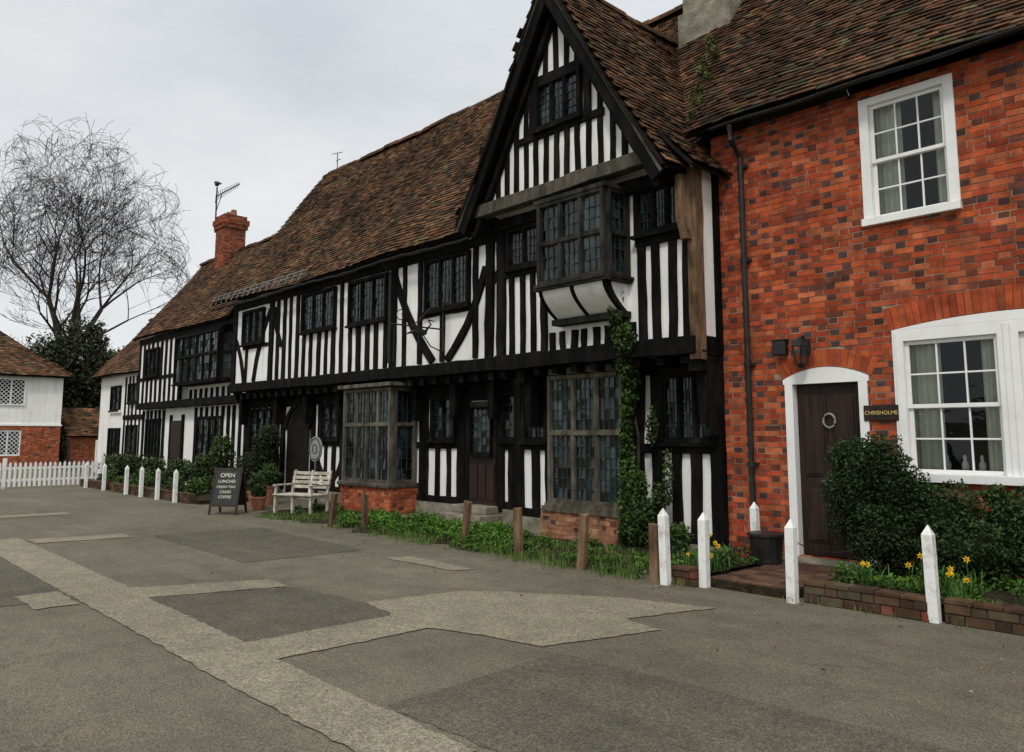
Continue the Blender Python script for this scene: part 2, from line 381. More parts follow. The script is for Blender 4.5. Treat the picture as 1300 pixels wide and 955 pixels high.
def clumps(cl,n,seed,base,inner=.45,var=.35):
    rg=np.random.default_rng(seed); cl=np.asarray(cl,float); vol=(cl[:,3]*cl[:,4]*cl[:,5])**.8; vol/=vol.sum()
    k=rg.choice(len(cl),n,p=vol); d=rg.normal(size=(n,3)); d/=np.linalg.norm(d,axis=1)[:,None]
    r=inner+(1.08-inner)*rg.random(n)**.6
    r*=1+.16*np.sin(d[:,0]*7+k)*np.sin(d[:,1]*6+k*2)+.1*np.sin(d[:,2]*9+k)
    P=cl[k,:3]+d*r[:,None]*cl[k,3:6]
    sh=(.35+.65*np.clip((r-inner)/(1-inner),0,1))*(.75+.3*d[:,2])*rg.uniform(1-var,1+var,n)*(.8+.4*((k*7)%5)/4)  # shade painted into leaf colour: darker inside and underneath, plus random variation
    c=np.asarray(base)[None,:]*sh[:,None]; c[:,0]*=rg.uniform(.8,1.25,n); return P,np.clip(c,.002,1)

# ------------------------------------------------------------------ ground
def sheet(name,x0,x1,y0,y1,z,mat):
    mb=MB(); mb.add([(x0,y0,z),(x1,y0,z),(x1,y1,z),(x0,y1,z)],[(0,1,2,3)]); return mb.build(name,mat)
sheet('ground',-600,400,-500,500,-.008,'ground')
sheet('road',-60,40,-40,9.9,0,'asphalt')
def patch(mb,poly,z=.004):
    out=[]
    for i in range(len(poly)):
        a,b=poly[i],poly[(i+1)%len(poly)]; L=math.hypot(b[0]-a[0],b[1]-a[1]); n=max(1,int(L/.07))
        for k in range(n):
            t=k/n; j=.013 if k else .03; out.append((a[0]+(b[0]-a[0])*t+R.uniform(-j,j),a[1]+(b[1]-a[1])*t+R.uniform(-j,j),.0))
    mb.add([(p[0],p[1],z) for p in out],[tuple(range(len(out)))])
pm=MB()
patch(pm,[(-14.5,2.35),(-6.6,2.3),(-5.2,2.28),(-3.2,2.3),(-3.2,2.75),(-5.45,2.78),(-5.45,4.15),(-5.0,4.3),(-4.4,4.4),(-4.1,5.5),(-4.55,5.6),(-4.25,6.55),(-5.1,6.3),(-6.15,5.65),(-6.5,5.3),(-6.7,4.3),(-6.05,4.2),(-6.05,2.82),(-8.35,2.85),(-7.95,4.15),(-8.45,4.2),(-9.0,2.9),(-14.5,2.95)],.008)
patch(pm,[(-9.3,1.9),(-8.5,1.9),(-8.5,2.27),(-9.3,2.29)],.008)
patch(pm,[(-14.2,3.0),(-13.6,3.0),(-13.4,4.3),(-13.95,4.3)],.008)
patch(pm,[(-19.0,.5),(-18.3,.5),(-18.1,4.6),(-18.7,4.6)],.008)
patch(pm,[(-8.9,6.0),(-7.5,6.05),(-7.4,6.3),(-8.8,6.35)],.008)
pm.build('road_patches','patch')
pm=MB(); patch(pm,[(-8.4,2.8),(-6.0,2.8),(-6.0,4.25),(-6.7,4.3),(-7.9,4.2)]); patch(pm,[(-14,-.6),(-9.0,-.4),(-8.8,2.35),(-14,2.4)]); patch(pm,[(-4.1,2.8),(-.5,2.9),(-.7,4.6),(-4.2,4.4)]); patch(pm,[(-13.4,4.6),(-9.8,4.5),(-9.7,6.2),(-13.3,6.4)])
pm.build('old_road_repairs','asphalt2')
rg=np.random.default_rng(5); n=420; P=np.stack([rg.uniform(-16,2,n),7.3-np.abs(rg.normal(0,1.1,n)),np.full(n,.014)],1)
cc=np.array([(.16,.10,.05),(.10,.07,.04),(.22,.16,.08),(.25,.24,.2)])[rg.integers(0,4,n)]
leaves('leaf_litter',P,.014,cc,None,'dry',flat=.95,seed=9)

# ------------------------------------------------------------------ brick house
H=empty('brick_house')
D=9.4; bx0,bx1=-5.95,3.2
wu=(-3.84,-2.82,4.14,5.66); wl=(-3.62,-1.28,1.15,2.80); dr=(-4.97,-3.93,.12,2.30)
wl2=(.6,1.62,4.14,5.66); 
holes=[wu,wl,dr,wl2]
AR=((-3.66,-1.24,2.80,.11,.27),(-5.0,-3.88,2.30,.14,.22))
def skip(x,z):
    for (xa,xb,zs,rise,ln) in AR:
        cx,cz,r,th=arcgeo(xa,xb,zs,rise); dd=math.hypot(x-cx,z-cz); a=math.atan2(x-cx,z-cz)
        if z>zs-.02 and dd<r+ln-.01 and abs(a)<th: return True
    return False
mb=MB(); mo=MB(); bricks(mb,mo,bx0,bx1,0,5.78,D,holes,skip)
for a_ in AR: voussoirs(mb,*a_,D)
mb.build('brickwork','brick',H); mo.build('mortar_wall','mortar',H)
mb=MB(); mb.box(bx0,bx0+.02,9.5,16,0,5.8);mb.box(bx1-.02,bx1,9.5,16,0,5.8); mb.box(bx0,bx1,16,16.1,0,5.8)
mb.add([(bx1-.01,9.4,5.8),(bx1-.01,16.4,5.8),(bx1-.01,12.9,10.2)],[(0,1,2)]); mb.build('outer_walls','mortar',H)
sl=Vector((0,3.8,4.62)); 
roof('roof_tiles',H,(-6.2,9.12,5.80),(1,0,0),sl,9.8,sl.length,ph=.5,mossy=.15)
roof('back_roof',H,(3.6,16.72,5.80),(-1,0,0),(0,-3.8,4.62),9.8,sl.length,tw=.4,ex=.3)
ridge(H,(-6.2,12.92,10.45),(3.6,12.92,10.45))
mb=MB()
V=[];F=[];n=40
for i in range(n+1):
    x=-5.75+9.3*i/n; zz=5.785+.01*math.sin(i*.9)
    for k in range(7):
        t=math.pi+math.pi*k/6; V.append((x,9.09+.038*math.cos(t),zz+.038*math.sin(t)))
for i in range(n):
    for k in range(6): F.append((i*7+k,(i+1)*7+k,(i+1)*7+k+1,i*7+k+1))
mb.add(V,F)
mb.tube([(-5.45,9.08,5.75),(-5.45,9.1,5.55),(-5.45,9.33,5.35),(-5.45,9.34,3),(-5.45,9.34,.05)],.038,10)
for z in (5.2,3.9,2.5,1.2): mb.tube([(-5.45,9.34,z),(-5.45,9.34,z+.06)],.05,10); mb.box(-5.53,-5.37,9.36,9.4,z+.01,z+.05)
mb.build('gutter_and_downpipe','black',H,smooth=False)
wf=MB(); gl=MB(); cu=MB(); rm=MB()
def sash(x0,x1,z0,z1,y,cols,rows):
    zm=(z0+z1)/2; 
    for (a,b,yy) in ((z0,zm+.02,y+.03),(zm-.02,z1,y)):
        e=.045
        wf.box(x0,x0+e,yy,yy+.04,a,b); wf.box(x1-e,x1,yy,yy+.04,a,b); wf.box(x0+e,x1-e,yy+.001,yy+.039,a,a+e); wf.box(x0+e,x1-e,yy+.001,yy+.039,b-e,b)
        for i in range(1,cols):
            x=x0+e+(x1-x0-2*e)*i/cols; wf.box(x-.01,x+.01,yy+.004,yy+.034,a+e,b-e)
        for j in range(1,rows):
            z=a+e+(b-a-2*e)*j/rows; wf.box(x0+e,x1-e,yy+.006,yy+.032,z-.01,z+.01)
        for i in range(cols):
            for j in range(rows):
                X0=x0+e+(x1-x0-2*e)*i/cols; X1=x0+e+(x1-x0-2*e)*(i+1)/cols; Z0=a+e+(b-a-2*e)*j/rows; Z1=a+e+(b-a-2*e)*(j+1)/rows; q,w_=R.uniform(-.004,.004),R.uniform(-.004,.004)
                gl.add([(X0,yy+.02-q-w_,Z0),(X1,yy+.02+q-w_,Z0),(X1,yy+.02+q+w_,Z1),(X0,yy+.02-q+w_,Z1)],[(0,1,2,3)])
def curtain(x0,x1,z0,z1,y,amp=.025):
    n=int((x1-x0)/.012); V=[];F=[]
    for i in range(n+1):
        x=x0+(x1-x0)*i/n; yy=y+amp*math.sin(i*.55+math.sin(i*.13)*2); V+=[(x,yy,z0),(x,yy*1.0+.01*math.sin(i*.2),z1)]
    for i in range(n): F.append((2*i,2*i+2,2*i+3,2*i+1))
    cu.add(V,F)
def room(x0,x1,z0,z1,y0=9.72,y1=11.5):
    rm.add([(x0,y0,z0),(x1,y0,z0),(x1,y1,z0),(x0,y1,z0),(x0,y0,z1),(x1,y0,z1),(x1,y1,z1),(x0,y1,z1)],[(1,2,6,5),(2,3,7,6),(3,0,4,7),(4,5,6,7),(3,2,1,0)])
for wx in (wu,wl2):
    x0,x1,z0,z1=wx; e=.09
    wf.box(x0-.02,x0+e,D-.02,D+.16,z0,z1); wf.box(x1-e,x1+.02,D-.02,D+.16,z0,z1); wf.box(x0+e,x1-e,D-.018,D+.16,z1-e,z1); wf.box(x0-.03,x1+.03,D-.07,D+.16,z0-.06,z0+.03)
    sash(x0+e,x1-e,z0+.03,z1-e,D+.03,3,2); curtain(x0+.1,x0+.4,z0,z1,D+.18); curtain(x1-.26,x1-.1,z0,z1,D+.18); room(x0-.3,x1+.3,z0-.6,z1+.1)
x0,x1,z0,z1=wl; e=.12
wf.box(x0,x0+e,D-.02,D+.16,z0,z1); wf.box(x1-e,x1,D-.02,D+.16,z0,z1); wf.box(-2.55,-2.35,D-.022,D+.16,z0+.03,z1-.13)
wf.box(x0+e,x1-e,D-.018,D+.16,z1-.13,z1); wf.box(x0-.04,x1+.04,D-.09,D+.16,z0-.06,z0+.03)
archband(wf,x0-.03,x1+.03,z1+.001,.105,D-.016,D+.1,zflat=z1+.001)
# moulded architrave lines
for q in (x0+.03,x1-.045,-2.49,-2.425): wf.box(q,q+.015,D-.034,D-.0225,z0+.05,z1-.02)
sash(x0+e,-2.55,z0+.03,z1-.13,D+.03,3,2); sash(-2.35,x1-e,z0+.03,z1-.13,D+.03,3,2)
curtain(x0+.12,x0+.44,z0,z1,D+.18); curtain(-2.76,-2.5,z0,z1,D+.18); curtain(-2.4,-2.12,z0,z1,D+.18); curtain(x1-.35,x1-.1,z0,z1,D+.18)
room(x0-.4,x1+.4,.3,2.9)
wf.build('white_sash_frames','white',H,bevel=.004); gl.build('sash_glass','clear',H); cu.build('curtains','curtain',H); rm.build('room_interior','room',H)
orn=MB()
for x in (-3.2,-3.02,-2.85,-2.1,-1.9): orn.ell((x,9.66,1.26),(.04,.04,.07)); orn.ell((x,9.66,1.35),(.02,.02,.04))
orn.build('sill_ornaments','white',H,smooth=True)
df=MB(); x0,x1,z0,z1=dr; e=.105
df.box(x0,x0+e,D-.02,D+.14,0.1,z1); df.box(x1-e,x1,D-.02,D+.14,0.1,z1)
archband(df,x0-.02,x1+.02,z1+.0005,.135,D-.021,D+.14,zflat=z1-.06)
df.build('white_door_frame','white',H)
dd=MB(); a,b=x0+e,x1-e; dd.box(a,b,D+.09,D+.13,.14,z1-.06)
for (p,q,r,s) in ((a+.08,(a+b)/2-.04,.3,.95),((a+b)/2+.04,b-.08,.3,.95),(a+.08,(a+b)/2-.04,1.1,2.1),((a+b)/2+.04,b-.08,1.1,2.1)):
    dd.box(p,q,D+.075,D+.0899,r,s); dd.box(p+.03,q-.03,D+.06,D+.0749,r+.03,s-.03)
dd.build('panelled_door','door',H,bevel=.006)
kn=MB(); 
ring=[(-4.44+.075*math.cos(t*math.pi/8),D+.05+R.uniform(-.005,.005),1.78+.085*math.sin(t*math.pi/8)) for t in range(17)]
kn.tube(ring,.013,8); kn.tube([(-4.12,D+.07,1.15),(-4.12,D+.02,1.15)],.025,8); kn.box(-4.56,-4.32,D+.05,D+.07,1.0,1.06); kn.build('door_furniture','greyd',H)
lm=MB(); cx,cy,cz=-4.66,D-.16,2.6
lm.box(cx-.05,cx+.05,D-.03,D-.005,cz+.0,cz+.2); lm.tube([(cx,D-.02,cz+.17),(cx,D-.1,cz+.24),(cx,cy,cz+.2)],.012,6)
def frust(mb,c,r0,r1,z0,z1,n=6):
    V=[(c[0]+r0*math.cos(k*2*math.pi/n),c[1]+r0*math.sin(k*2*math.pi/n),z0) for k in range(n)]+[(c[0]+r1*math.cos(k*2*math.pi/n),c[1]+r1*math.sin(k*2*math.pi/n),z1) for k in range(n)]
    mb.add(V,[(k,(k+1)%n,n+(k+1)%n,n+k) for k in range(n)]+[tuple(range(n))[::-1],tuple(range(n,2*n))])
frust(lm,(cx,cy),.13,.02,cz+.1,cz+.22); frust(lm,(cx,cy),.03,.07,cz-.18,cz-.12)
for k in range(6):
    t=k*math.pi/3; lm.tube([(cx+.07*math.cos(t),cy+.07*math.sin(t),cz-.12),(cx+.11*math.cos(t),cy+.11*math.sin(t),cz+.1)],.007,4)
lm.build('wall_lantern','black',H)
g=MB(); frust(g,(cx,cy),.06,.1,cz-.118,cz+.098); g.build('lantern_glass','clear',H)
g=MB(); g.box(-5.08,-4.9,D-.1,D-.004,2.62,2.8); g.box(-5.1,-4.88,D-.11,D-.004,2.801,2.82); g.build('alarm_box','black',H,bevel=.01)
g=MB(); g.box(-3.98,-3.58,D-.035,D-.006,1.77,1.95); g.build('name_plate','door',H,bevel=.004)
def text(s,loc,size,mat,parent,rot=(math.pi/2,0,0),name='lettering'):
    c=bpy.data.curves.new(name,'FONT'); c.body=s; c.size=size; c.align_x='CENTER'; c.align_y='CENTER'; c.extrude=.002
    o=bpy.data.objects.new(name,c); o.location=loc; o.rotation_euler=rot; c.materials.append(M[mat]); scene.collection.objects.link(o); o.parent=parent; return o
text('CHRISHOLME',(-3.78,D-.038,1.86),.062,'gold',H)

# ------------------------------------------------------------------ long timber house
T=empty('timber_framed_house')
xL,xR=-21.85,-6.0
body('walls',T,xL,xR,9.97,16.2,5.3,12.74,9.85)
u=MB(); u.box(xL,-9.9,9.48,10.0,2.9,5.35); u.build('jettied_wall','plaster',T)
tm=MB(); W=Win(); Y1=9.44; Y0=9.93
w1=(-21.2,-19.9,4.1,5.05);w2=(-17.8,-16.2,4.12,5.1);w3=(-15.6,-14.05,4.08,5.1);w4=(-12.7,-11.3,4.06,5.12)
for w,nl in ((w1,3),(w2,3),(w3,3),(w4,3)): leaded(W,*w,9.45,nl,3,6)
hs=[w1,w2,w3,w4]
beam(tm,xL-.03,2.93,-9.9,2.88,.24,Y1-.05,.3); beam(tm,xL,5.22,-9.9,5.25,.2,Y1-.01,.14)
beam(tm,xL-.03,2.72,-9.9,2.7,.16,Y1+.12,.5)
x=xL+.2
while x<-10: 
    tm.box(x-.06,x+.06,9.47,9.95,2.6,2.74,tone()); x+=.42
for xx in (xL+.08,-19.5,-13.85,-10.75,-9.98): beam(tm,xx,3.0,xx+R.uniform(-.03,.03),5.2,.22,Y1-.015,.13)
studs(tm,-19.15,-14.15,.36,3.03,5.15,Y1,.15,hs)
beam(tm,-21.2,4.02,-19.6,4.02,.1,Y1+.005); beam(tm,-21.0,3.05,-20.95,4.0,.13,Y1)
beam(tm,-21.7,4.3,-21.1,3.05,.15,Y1+.002,curve=.08); beam(tm,-19.6,4.95,-20.5,3.05,.17,Y1+.002,curve=-.12)
beam(tm,-19.35,4.95,-18.9,3.9,.13,Y1-.012,curve=-.08)
beam(tm,-12.9,3.03,-12.9,5.15,.14,Y1); beam(tm,-11.15,3.03,-11.15,5.15,.14,Y1); beam(tm,-13.8,4.98,-12.45,3.05,.17,Y1-.012,curve=-.12)
beam(tm,-10.85,4.7,-12.0,3.05,.17,Y1-.012,curve=.14); beam(tm,-13.45,3.03,-13.45,5.15,.13,Y1); beam(tm,-12.15,3.03,-12.15,4.0,.13,Y1)
beam(tm,-12.9,4.0,-11.1,4.0,.1,Y1+.003)
beam(tm,-10.65,4.4,-10.05,5.1,.13,Y1)
gw=[(-21.6,-19.85,.95,2.35),(-17.6,-16.7,1.5,2.4),(-13.1,-12.28,1.5,2.4),(-10.95,-10.35,1.5,2.4)]
leaded(W,*gw[0],Y0+.02,4,2,7); leaded(W,*gw[1],Y0+.02,2,3,5); leaded(W,*gw[2],Y0+.02,2,2,5); leaded(W,*gw[3],Y0+.02,1,3,5)
gh=gw+[(-19.5,-18.1,0,2.5),(-15.55,-13.5,0,2.7),(-11.98,-10.98,0,2.4)]
studs(tm,-21.8,-9.95,.37,.3,2.62,Y0,.14,gh)
for (a,b) in ((-21.85,-19.5),(-18.1,-15.5),(-13.6,-12.0),(-10.95,-9.9)):
    beam(tm,a,.32,b,.32,.14,Y0-.01); beam(tm,a,1.4,b,1.4,.12,Y0-.008); 
beam(tm,xL,2.5,-9.9,2.48,.26,Y0-.02)
for xx in (xL+.1,-19.6,-18.0,-16.45,-13.4,-12.1,-10.98): beam(tm,xx,.2,xx,2.6,.19,Y0-.02,.14); beam(tm,xx,1.9,xx,2.6,.12,Y0-.25,.22,w1=.2)
beam(tm,-17.9,1.3,-17.15,.4,.12,Y0-.005,curve=-.1); beam(tm,-16.5,1.3,-17.15,.4,.12,Y0-.005,curve=.1)
ad=MB(); ad.box(-19.35,-18.2,Y0-.0,Y0+.03,0.05,1.9); archband(ad,-19.35,-18.2,1.9,.45,Y0,Y0+.03,zflat=1.9); ad.build('arched_doorway','slab',T)
for (a,b,c,d,k) in ((-19.42,1.8,-18.85,2.42,.1),(-18.12,1.8,-18.7,2.42,-.1)): beam(tm,a,b,c,d,.16,Y0-.04,curve=k)
do=MB()
do.box(-11.87,-11.06,Y0-.01,Y0+.03,.3,2.25)
for k in range(3): do.box(-11.8+k*.24,-11.6+k*.24,Y0-.03,Y0-.011,.4,1.05)
do.build('oak_door','door',T)
leaded(W,-11.78,-11.16,1.25,2.15,Y0-.02,1,4,6,fw=.03)
beam(tm,-11.92,.25,-11.92,2.4,.12,Y0-.03); beam(tm,-11.02,.25,-11.02,2.4,.12,Y0-.03); beam(tm,-12,2.33,-10.95,2.33,.12,Y0-.035)
st=MB(); st.box(-12.1,-10.9,9.35,9.93,0,.16); st.box(-12.0,-11.0,9.6,9.93,.161,.3); st.build('stone_steps','stone',T,bevel=.02)
pl=MB(); 
for (a,b) in ((-21.85,-19.6),(-18.0,-15.5),(-13.6,-12.12),(-10.88,-9.9)): pl.box(a,b,Y0-.03,Y0+.04,0,.26)
pl.build('stone_plinth','stone',T)
bb=MB(); bb.box(-15.42,-13.67,9.36,9.96,.6,2.62); bb.build('bay_core','slab',T)
leaded(W,-15.46,-13.63,.62,2.6,9.33,4,3,8,transom=.62,grey=1,fw=.06)
sx=lambda X0,Y_: (lambda x,y,z:(X0-y,Y_+x,z))
W.xf(sx(-13.65,9.38)); leaded(W,0.0,.55,.62,2.6,0,1,3,8,transom=.62,grey=1,fw=.06); W.xf(None)
bt=MB(); bt.box(-15.58,-13.5,9.18,9.98,2.62,2.7,tone()); bt.box(-15.55,-13.53,9.2,9.98,.53,.6,tone()); bt.build('bay_cornice','oldwood',T,bevel=.01)
bk=MB(); mo=MB(); OR=[(.38,.105,.04),(.42,.13,.055),(.34,.085,.035),(.30,.08,.045)]
bricks(bk,mo,-15.5,-13.55,0,.53,9.27,pal=OR,dark=.08)
bk.xf=sx(-13.55,9.27);mo.xf=bk.xf; bricks(bk,mo,0.0,.7,0,.53,0,pal=OR,dark=.08); bk.build('bay_brick_plinth','brick',T); mo.build('bay_mortar','mortar',T)
W.build(T); tm.build('timber_frame','timber',T)
sl=Vector((0,12.74-9.15,10.1-5.32))
TP2=[(.118,.060,.030),(.15,.073,.036),(.090,.048,.027),(.168,.085,.043),(.068,.038,.025),(.13,.07,.039)]
roof('roof_tiles',T,(-22.75,9.15,5.36),(1,0,0),sl,16.6,sl.length,pal=TP2,ph=1.2,mossy=.13,sagA=1.3)
roof('back_roof',T,(-6.15,16.33,5.36),(-1,0,0),(0,-sl.y,sl.z),16.6,sl.length,tw=.4,ex=.3)
ridge(T,(-22.75,12.74,10.12),(-6.15,12.74,10.18))
g=MB()
V=[];F=[];n=60
for i in range(n+1):
    x=-22.6+11.7*i/n; zz=5.24+.02*math.sin(i*.3)+.01*math.sin(i*1.7)
    for k in range(7):
        t=math.pi+math.pi*k/6; V.append((x,9.1+.05*math.cos(t),zz+.05*math.sin(t)))
for i in range(n):
    for k in range(6): F.append((i*7+k,(i+1)*7+k,(i+1)*7+k+1,i*7+k+1))
g.add(V,F); g.tube([(-13.8,9.12,5.2),(-13.8,9.34,5.0),(-13.8,9.34,3.1)],.035,8)
g.build('gutter','black',T)
g=MB()
x=-22.6
while x<-17: 
    g.tube([(x,9.05,5.35),(x+.05,9.15,5.62)],.012,4); x+=.35
g.tube([(-22.6,9.12,5.58),(-17,9.12,5.58)],.012,4); g.tube([(-22.6,9.08,5.48),(-17,9.08,5.48)],.012,4); g.build('snow_guard','greyd',T)
# rendered chimney standing on the front slope near the ridge
g=MB(); 
for (a,b,c,d,z0,z1) in ((-7.95,-7.0,11.75,12.6,8.6,10.9),(-8.02,-6.93,11.68,12.67,8.6,9.35),(-8.02,-6.93,11.68,12.67,10.9,11.05)): g.box(a,b,c,d,z0,z1)
g.build('rendered_chimney','stone',T,bevel=.03)
g=MB(); g.tube([(-22.0,12.74,10.1),(-22.0,12.74,10.75)],.015,5); g.tube([(-22.1,12.6,10.7),(-21.7,12.74,10.7)],.012,5); g.tube([(-22.1,12.74,10.5),(-21.8,12.74,10.5)],.012,5); g.build('roof_finial','black',T)
ib=MB(); X=-12.05
ib.tube([(X,9.4,3.2),(X,9.4,4.2)],.018,6); ib.tube([(X,9.4,3.65),(X,8.2,3.65)],.016,6); ib.tube([(X,9.4,3.2),(X,9.1,3.3),(X,8.8,3.63)],.012,6)
ib.tube([(X,9.4,4.1),(X,9.1,4.05),(X,8.7,3.67)],.01,6)
ib.tube([(X,8.4+.14*math.cos(t*.5)*(1-t*.05),3.82+.14*math.sin(t*.5)*(1-t*.05)) for t in range(16)],.01,5)
ib.tube([(X,8.25,3.65),(X,8.25,2.95)],.008,5)
ib.ell((X,8.85,3.55),(.02,.17,.07)); ib.tube([(X,8.98,3.58),(X,9.1,3.72),(X,9.04,3.8),(X,9.2,3.79)],[.03,.018,.02,.005],6); ib.tube([(X,8.8,3.5),(X,8.82,3.25)],.006,4)
ib.tube([(X,8.7,3.55),(X,8.5,3.48)],[.04,.005],6); ib.build('wrought_iron_heron_bracket','black',T)

# ------------------------------------------------------------------ gabled wing
G=empty('gabled_timber_framed_house')
g=MB(); g.box(-9.85,-5.88,9.36,9.99,0,2.75); g.build('ground_floor_wall','plaster',G)
g=MB(); g.box(-9.82,-5.86,8.85,9.97,2.7,5.4); g.build('first_floor_wall','plaster',G)
ax,az=-8.15,8.82; fl,frr=-10.3,-5.96; fz=5.15
g=MB()
P=[(-9.9,5.35),(-6.2,5.35),(ax,8.6)]
g.add([(p[0],8.58,p[1]) for p in P]+[(p[0],11.8,p[1]) for p in P],[(0,1,2),(5,4,3),(0,3,4,1),(1,4,5,2),(2,5,3,0)]); g.build('gable_wall','plaster',G)
tm=MB(); ow=MB(); bw=MB(); dk=MB(); W=Win()
yg=8.545
def roofz(x): return fz+(az-fz)*((x-fl)/(ax-fl) if x<ax else (frr-x)/(frr-ax))
gwn=(-8.6,-7.62,6.42,7.2)
leaded(W,*gwn,8.56,3,2,5)
x=-9.75
while x<-6.25:
    zt=roofz(x)-.25
    segs=[(5.5,zt)]
    if gwn[0]-.05<x<gwn[1]+.05: segs=[(5.5,6.36),(7.28,zt)]
    for a,b in segs:
        if b-a>.1: beam(tm,x,a,x+R.uniform(-.015,.015),b,.10,yg)
    x+=.225
beam(tm,-9.05,6.35,-7.2,6.35,.12,yg-.012); beam(tm,-8.75,7.27,-7.45,7.27,.12,yg-.012)
beam(tm,gwn[0]-.1,6.35,gwn[0]-.1,7.3,.14,yg-.01);beam(tm,gwn[1]+.1,6.35,gwn[1]+.1,7.3,.14,yg-.01)
beam(ow,-9.98,5.36,-6.1,5.42,.22,8.42,.2)
beam(tm,-9.9,5.14,-5.95,5.16,.2,8.72,.14)
for (x0,z0,x1,z1) in ((fl,fz-.05,ax,az-.02),(frr,fz-.05,ax,az-.02)):
    dx,dz=x1-x0,z1-z0; L=math.hypot(dx,dz); nx,nz=(dz/L,-dx/L) if dx>0 else (-dz/L,dx/L)
    o=.13; beam(tm,x0+nx*o,z0+nz*o,x1+nx*o,z1+nz*o,.22,8.3,.07,jit=.004)
    o=.05; beam(ow,x0+nx*o,z0+nz*o,x1+nx*o,z1+nz*o,.05,8.27,.03,jit=.003)
    o=.28; beam(tm,x0+nx*o,z0+nz*o,x1+nx*o,z1+nz*o,.1,8.47,.1,jit=.006)
y1=8.8
wa=(-9.55,-8.75,4.35,5.04); wb=(-6.85,-5.98,4.42,5.1)
leaded(W,*wa,y1+.02,2,3,4); leaded(W,*wb,y1+.02,3,3,4)
ori=(-8.62,-6.9,3.25,5.2)
studs(tm,-9.7,-8.7,.245,2.9,5.1,y1,.115,[wa,ori]); studs(tm,-6.75,-6.02,.235,2.9,5.1,y1,.115,[wb])
studs(tm,-8.55,-6.95,.235,2.9,3.2,y1,.115)
beam(tm,-9.8,2.8,-5.87,2.8,.24,y1-.06,.2); beam(tm,-9.8,4.28,-8.7,4.28,.12,y1-.008); beam(tm,-6.85,4.33,-5.9,4.33,.13,y1-.008)
beam(tm,-9.75,2.9,-9.75,5.1,.16,y1-.015)
beam(bw,-5.9,2.6,-5.89,5.2,.13,y1-.03,.2)
beam(tm,-5.9,2.55,-5.9,1.6,.1,y1+.25,.2,w1=.07)
beam(bw,-5.93,4.2,-6.0,5.1,.11,y1-.16,.14,curve=.04)
tm.box(-5.862,-5.83,9.24,9.38,2.7,5.35,tone()); tm.box(-5.862,-5.835,8.86,9.24,2.7,2.92,tone()); tm.box(-5.882,-5.85,9.33,9.39,0,2.7,tone())
g=MB(); g.box(-8.28,-7.03,8.36,8.9,3.82,5.1); g.build('oriel_core','slab',G)
leaded(W,-8.32,-7.0,3.85,5.1,8.33,3,3,7,transom=.5,grey=2,fw=.06)
W.xf(sx(-7.02,8.36)); leaded(W,0,.46,3.85,5.1,0,1,3,7,transom=.5,grey=2,fw=.05); W.xf(None)
dk.box(-8.38,-6.95,8.26,8.86,3.76,3.82,tone()); dk.box(-8.38,-6.95,8.26,8.86,5.1,5.16,tone())
# plaster apron under the oriel, sloping back to the wall
def ap(t): return 8.33+.36*t**1.7, 3.76-.40*t
g=MB(); V=[];F=[]; n=8
for i in range(n+1):
    yy,zz=ap(i/n); V+=[(-8.3,yy,zz),(-7.03,yy,zz),(-7.03,8.86,zz),(-8.3,8.86,zz)]
for i in range(n):
    a=i*4;b=a+4; F+=[(a,b,b+1,a+1),(a+1,b+1,b+2,a+2),(a+3,b+3,b,a)]
g.add(V,F); g.build('oriel_apron','plaster',G,smooth=False)
for xx in (-8.3,-7.66,-7.04):
    n0=len(tm.v); V=[];F=[]
    for i in range(7):
        yy,zz=ap(i/6); V+=[(xx-.035,yy-.012,zz),(xx+.035,yy-.012,zz),(xx+.035,yy+.1,zz),(xx-.035,yy+.1,zz)]
    for i in range(6):
        for k in range(4): F.append((i*4+k,(i+1)*4+k,(i+1)*4+(k+1)%4,i*4+(k+1)%4))
    tm.add(V,F,tone())
dk.box(-8.36,-6.98,8.63,8.84,3.27,3.36,tone())
y0=9.31
wc=(-8.92,-7.38,.55,2.55); leaded(W,*wc,9.15,3,4,11,transom=.55,grey=1,fw=.06)
g=MB(); g.box(-8.9,-7.4,9.18,9.37,.5,2.6); g.build('window_core','slab',G)
ow.box(-9.0,-7.32,9.03,9.37,2.56,2.66,tone()); ow.box(-9.0,-7.32,9.03,9.37,.42,.499,tone())
wd=(-6.85,-5.95,1.5,2.5); leaded(W,*wd,y0+.02,3,3,5)
studs(tm,-9.8,-9.1,.3,.35,2.6,y0,.16,[(-9.8,-9.05,1.5,2.4)]); leaded(W,-9.72,-9.12,1.5,2.4,y0+.02,1,4,5)
studs(tm,-7.3,-5.95,.3,.2,1.4,y0,.15); beam(tm,-7.35,1.42,-5.88,1.42,.13,y0-.012); beam(tm,-9.85,1.42,-9.05,1.42,.12,y0-.012)
beam(tm,-9.85,2.58,-5.88,2.58,.2,y0-.03); beam(tm,-9.85,.33,-9.0,.33,.14,y0-.012); beam(tm,-7.35,.2,-5.88,.2,.16,y0-.012)
for xx in (-9.83,-9.05,-7.28,-6.92,-5.95): beam(tm,xx,.15,xx,2.6,.18,y0-.03,.14)
for xx in (-9.3,-7.2,-5.95): beam(tm,xx,1.75,xx,2.65,.12,y0-.3,.3,w1=.22); tm.box(xx-.09,xx+.09,8.85,9.3,2.45,2.68,tone())
x=-9.7
while x<-5.9: tm.box(x-.06,x+.06,8.83,9.34,2.56,2.69,tone()); x+=.4
bk=MB(); mo=MB(); bricks(bk,mo,-9.05,-7.3,0,.42,9.06,pal=[(.30,.14,.07),(.26,.11,.06),(.34,.18,.1)],dark=.15); bk.build('brick_plinth','brick',G)
mo.box(-9.05,-7.3,9.075,9.4,0,.42); mo.build('plinth_mortar','mortar',G)
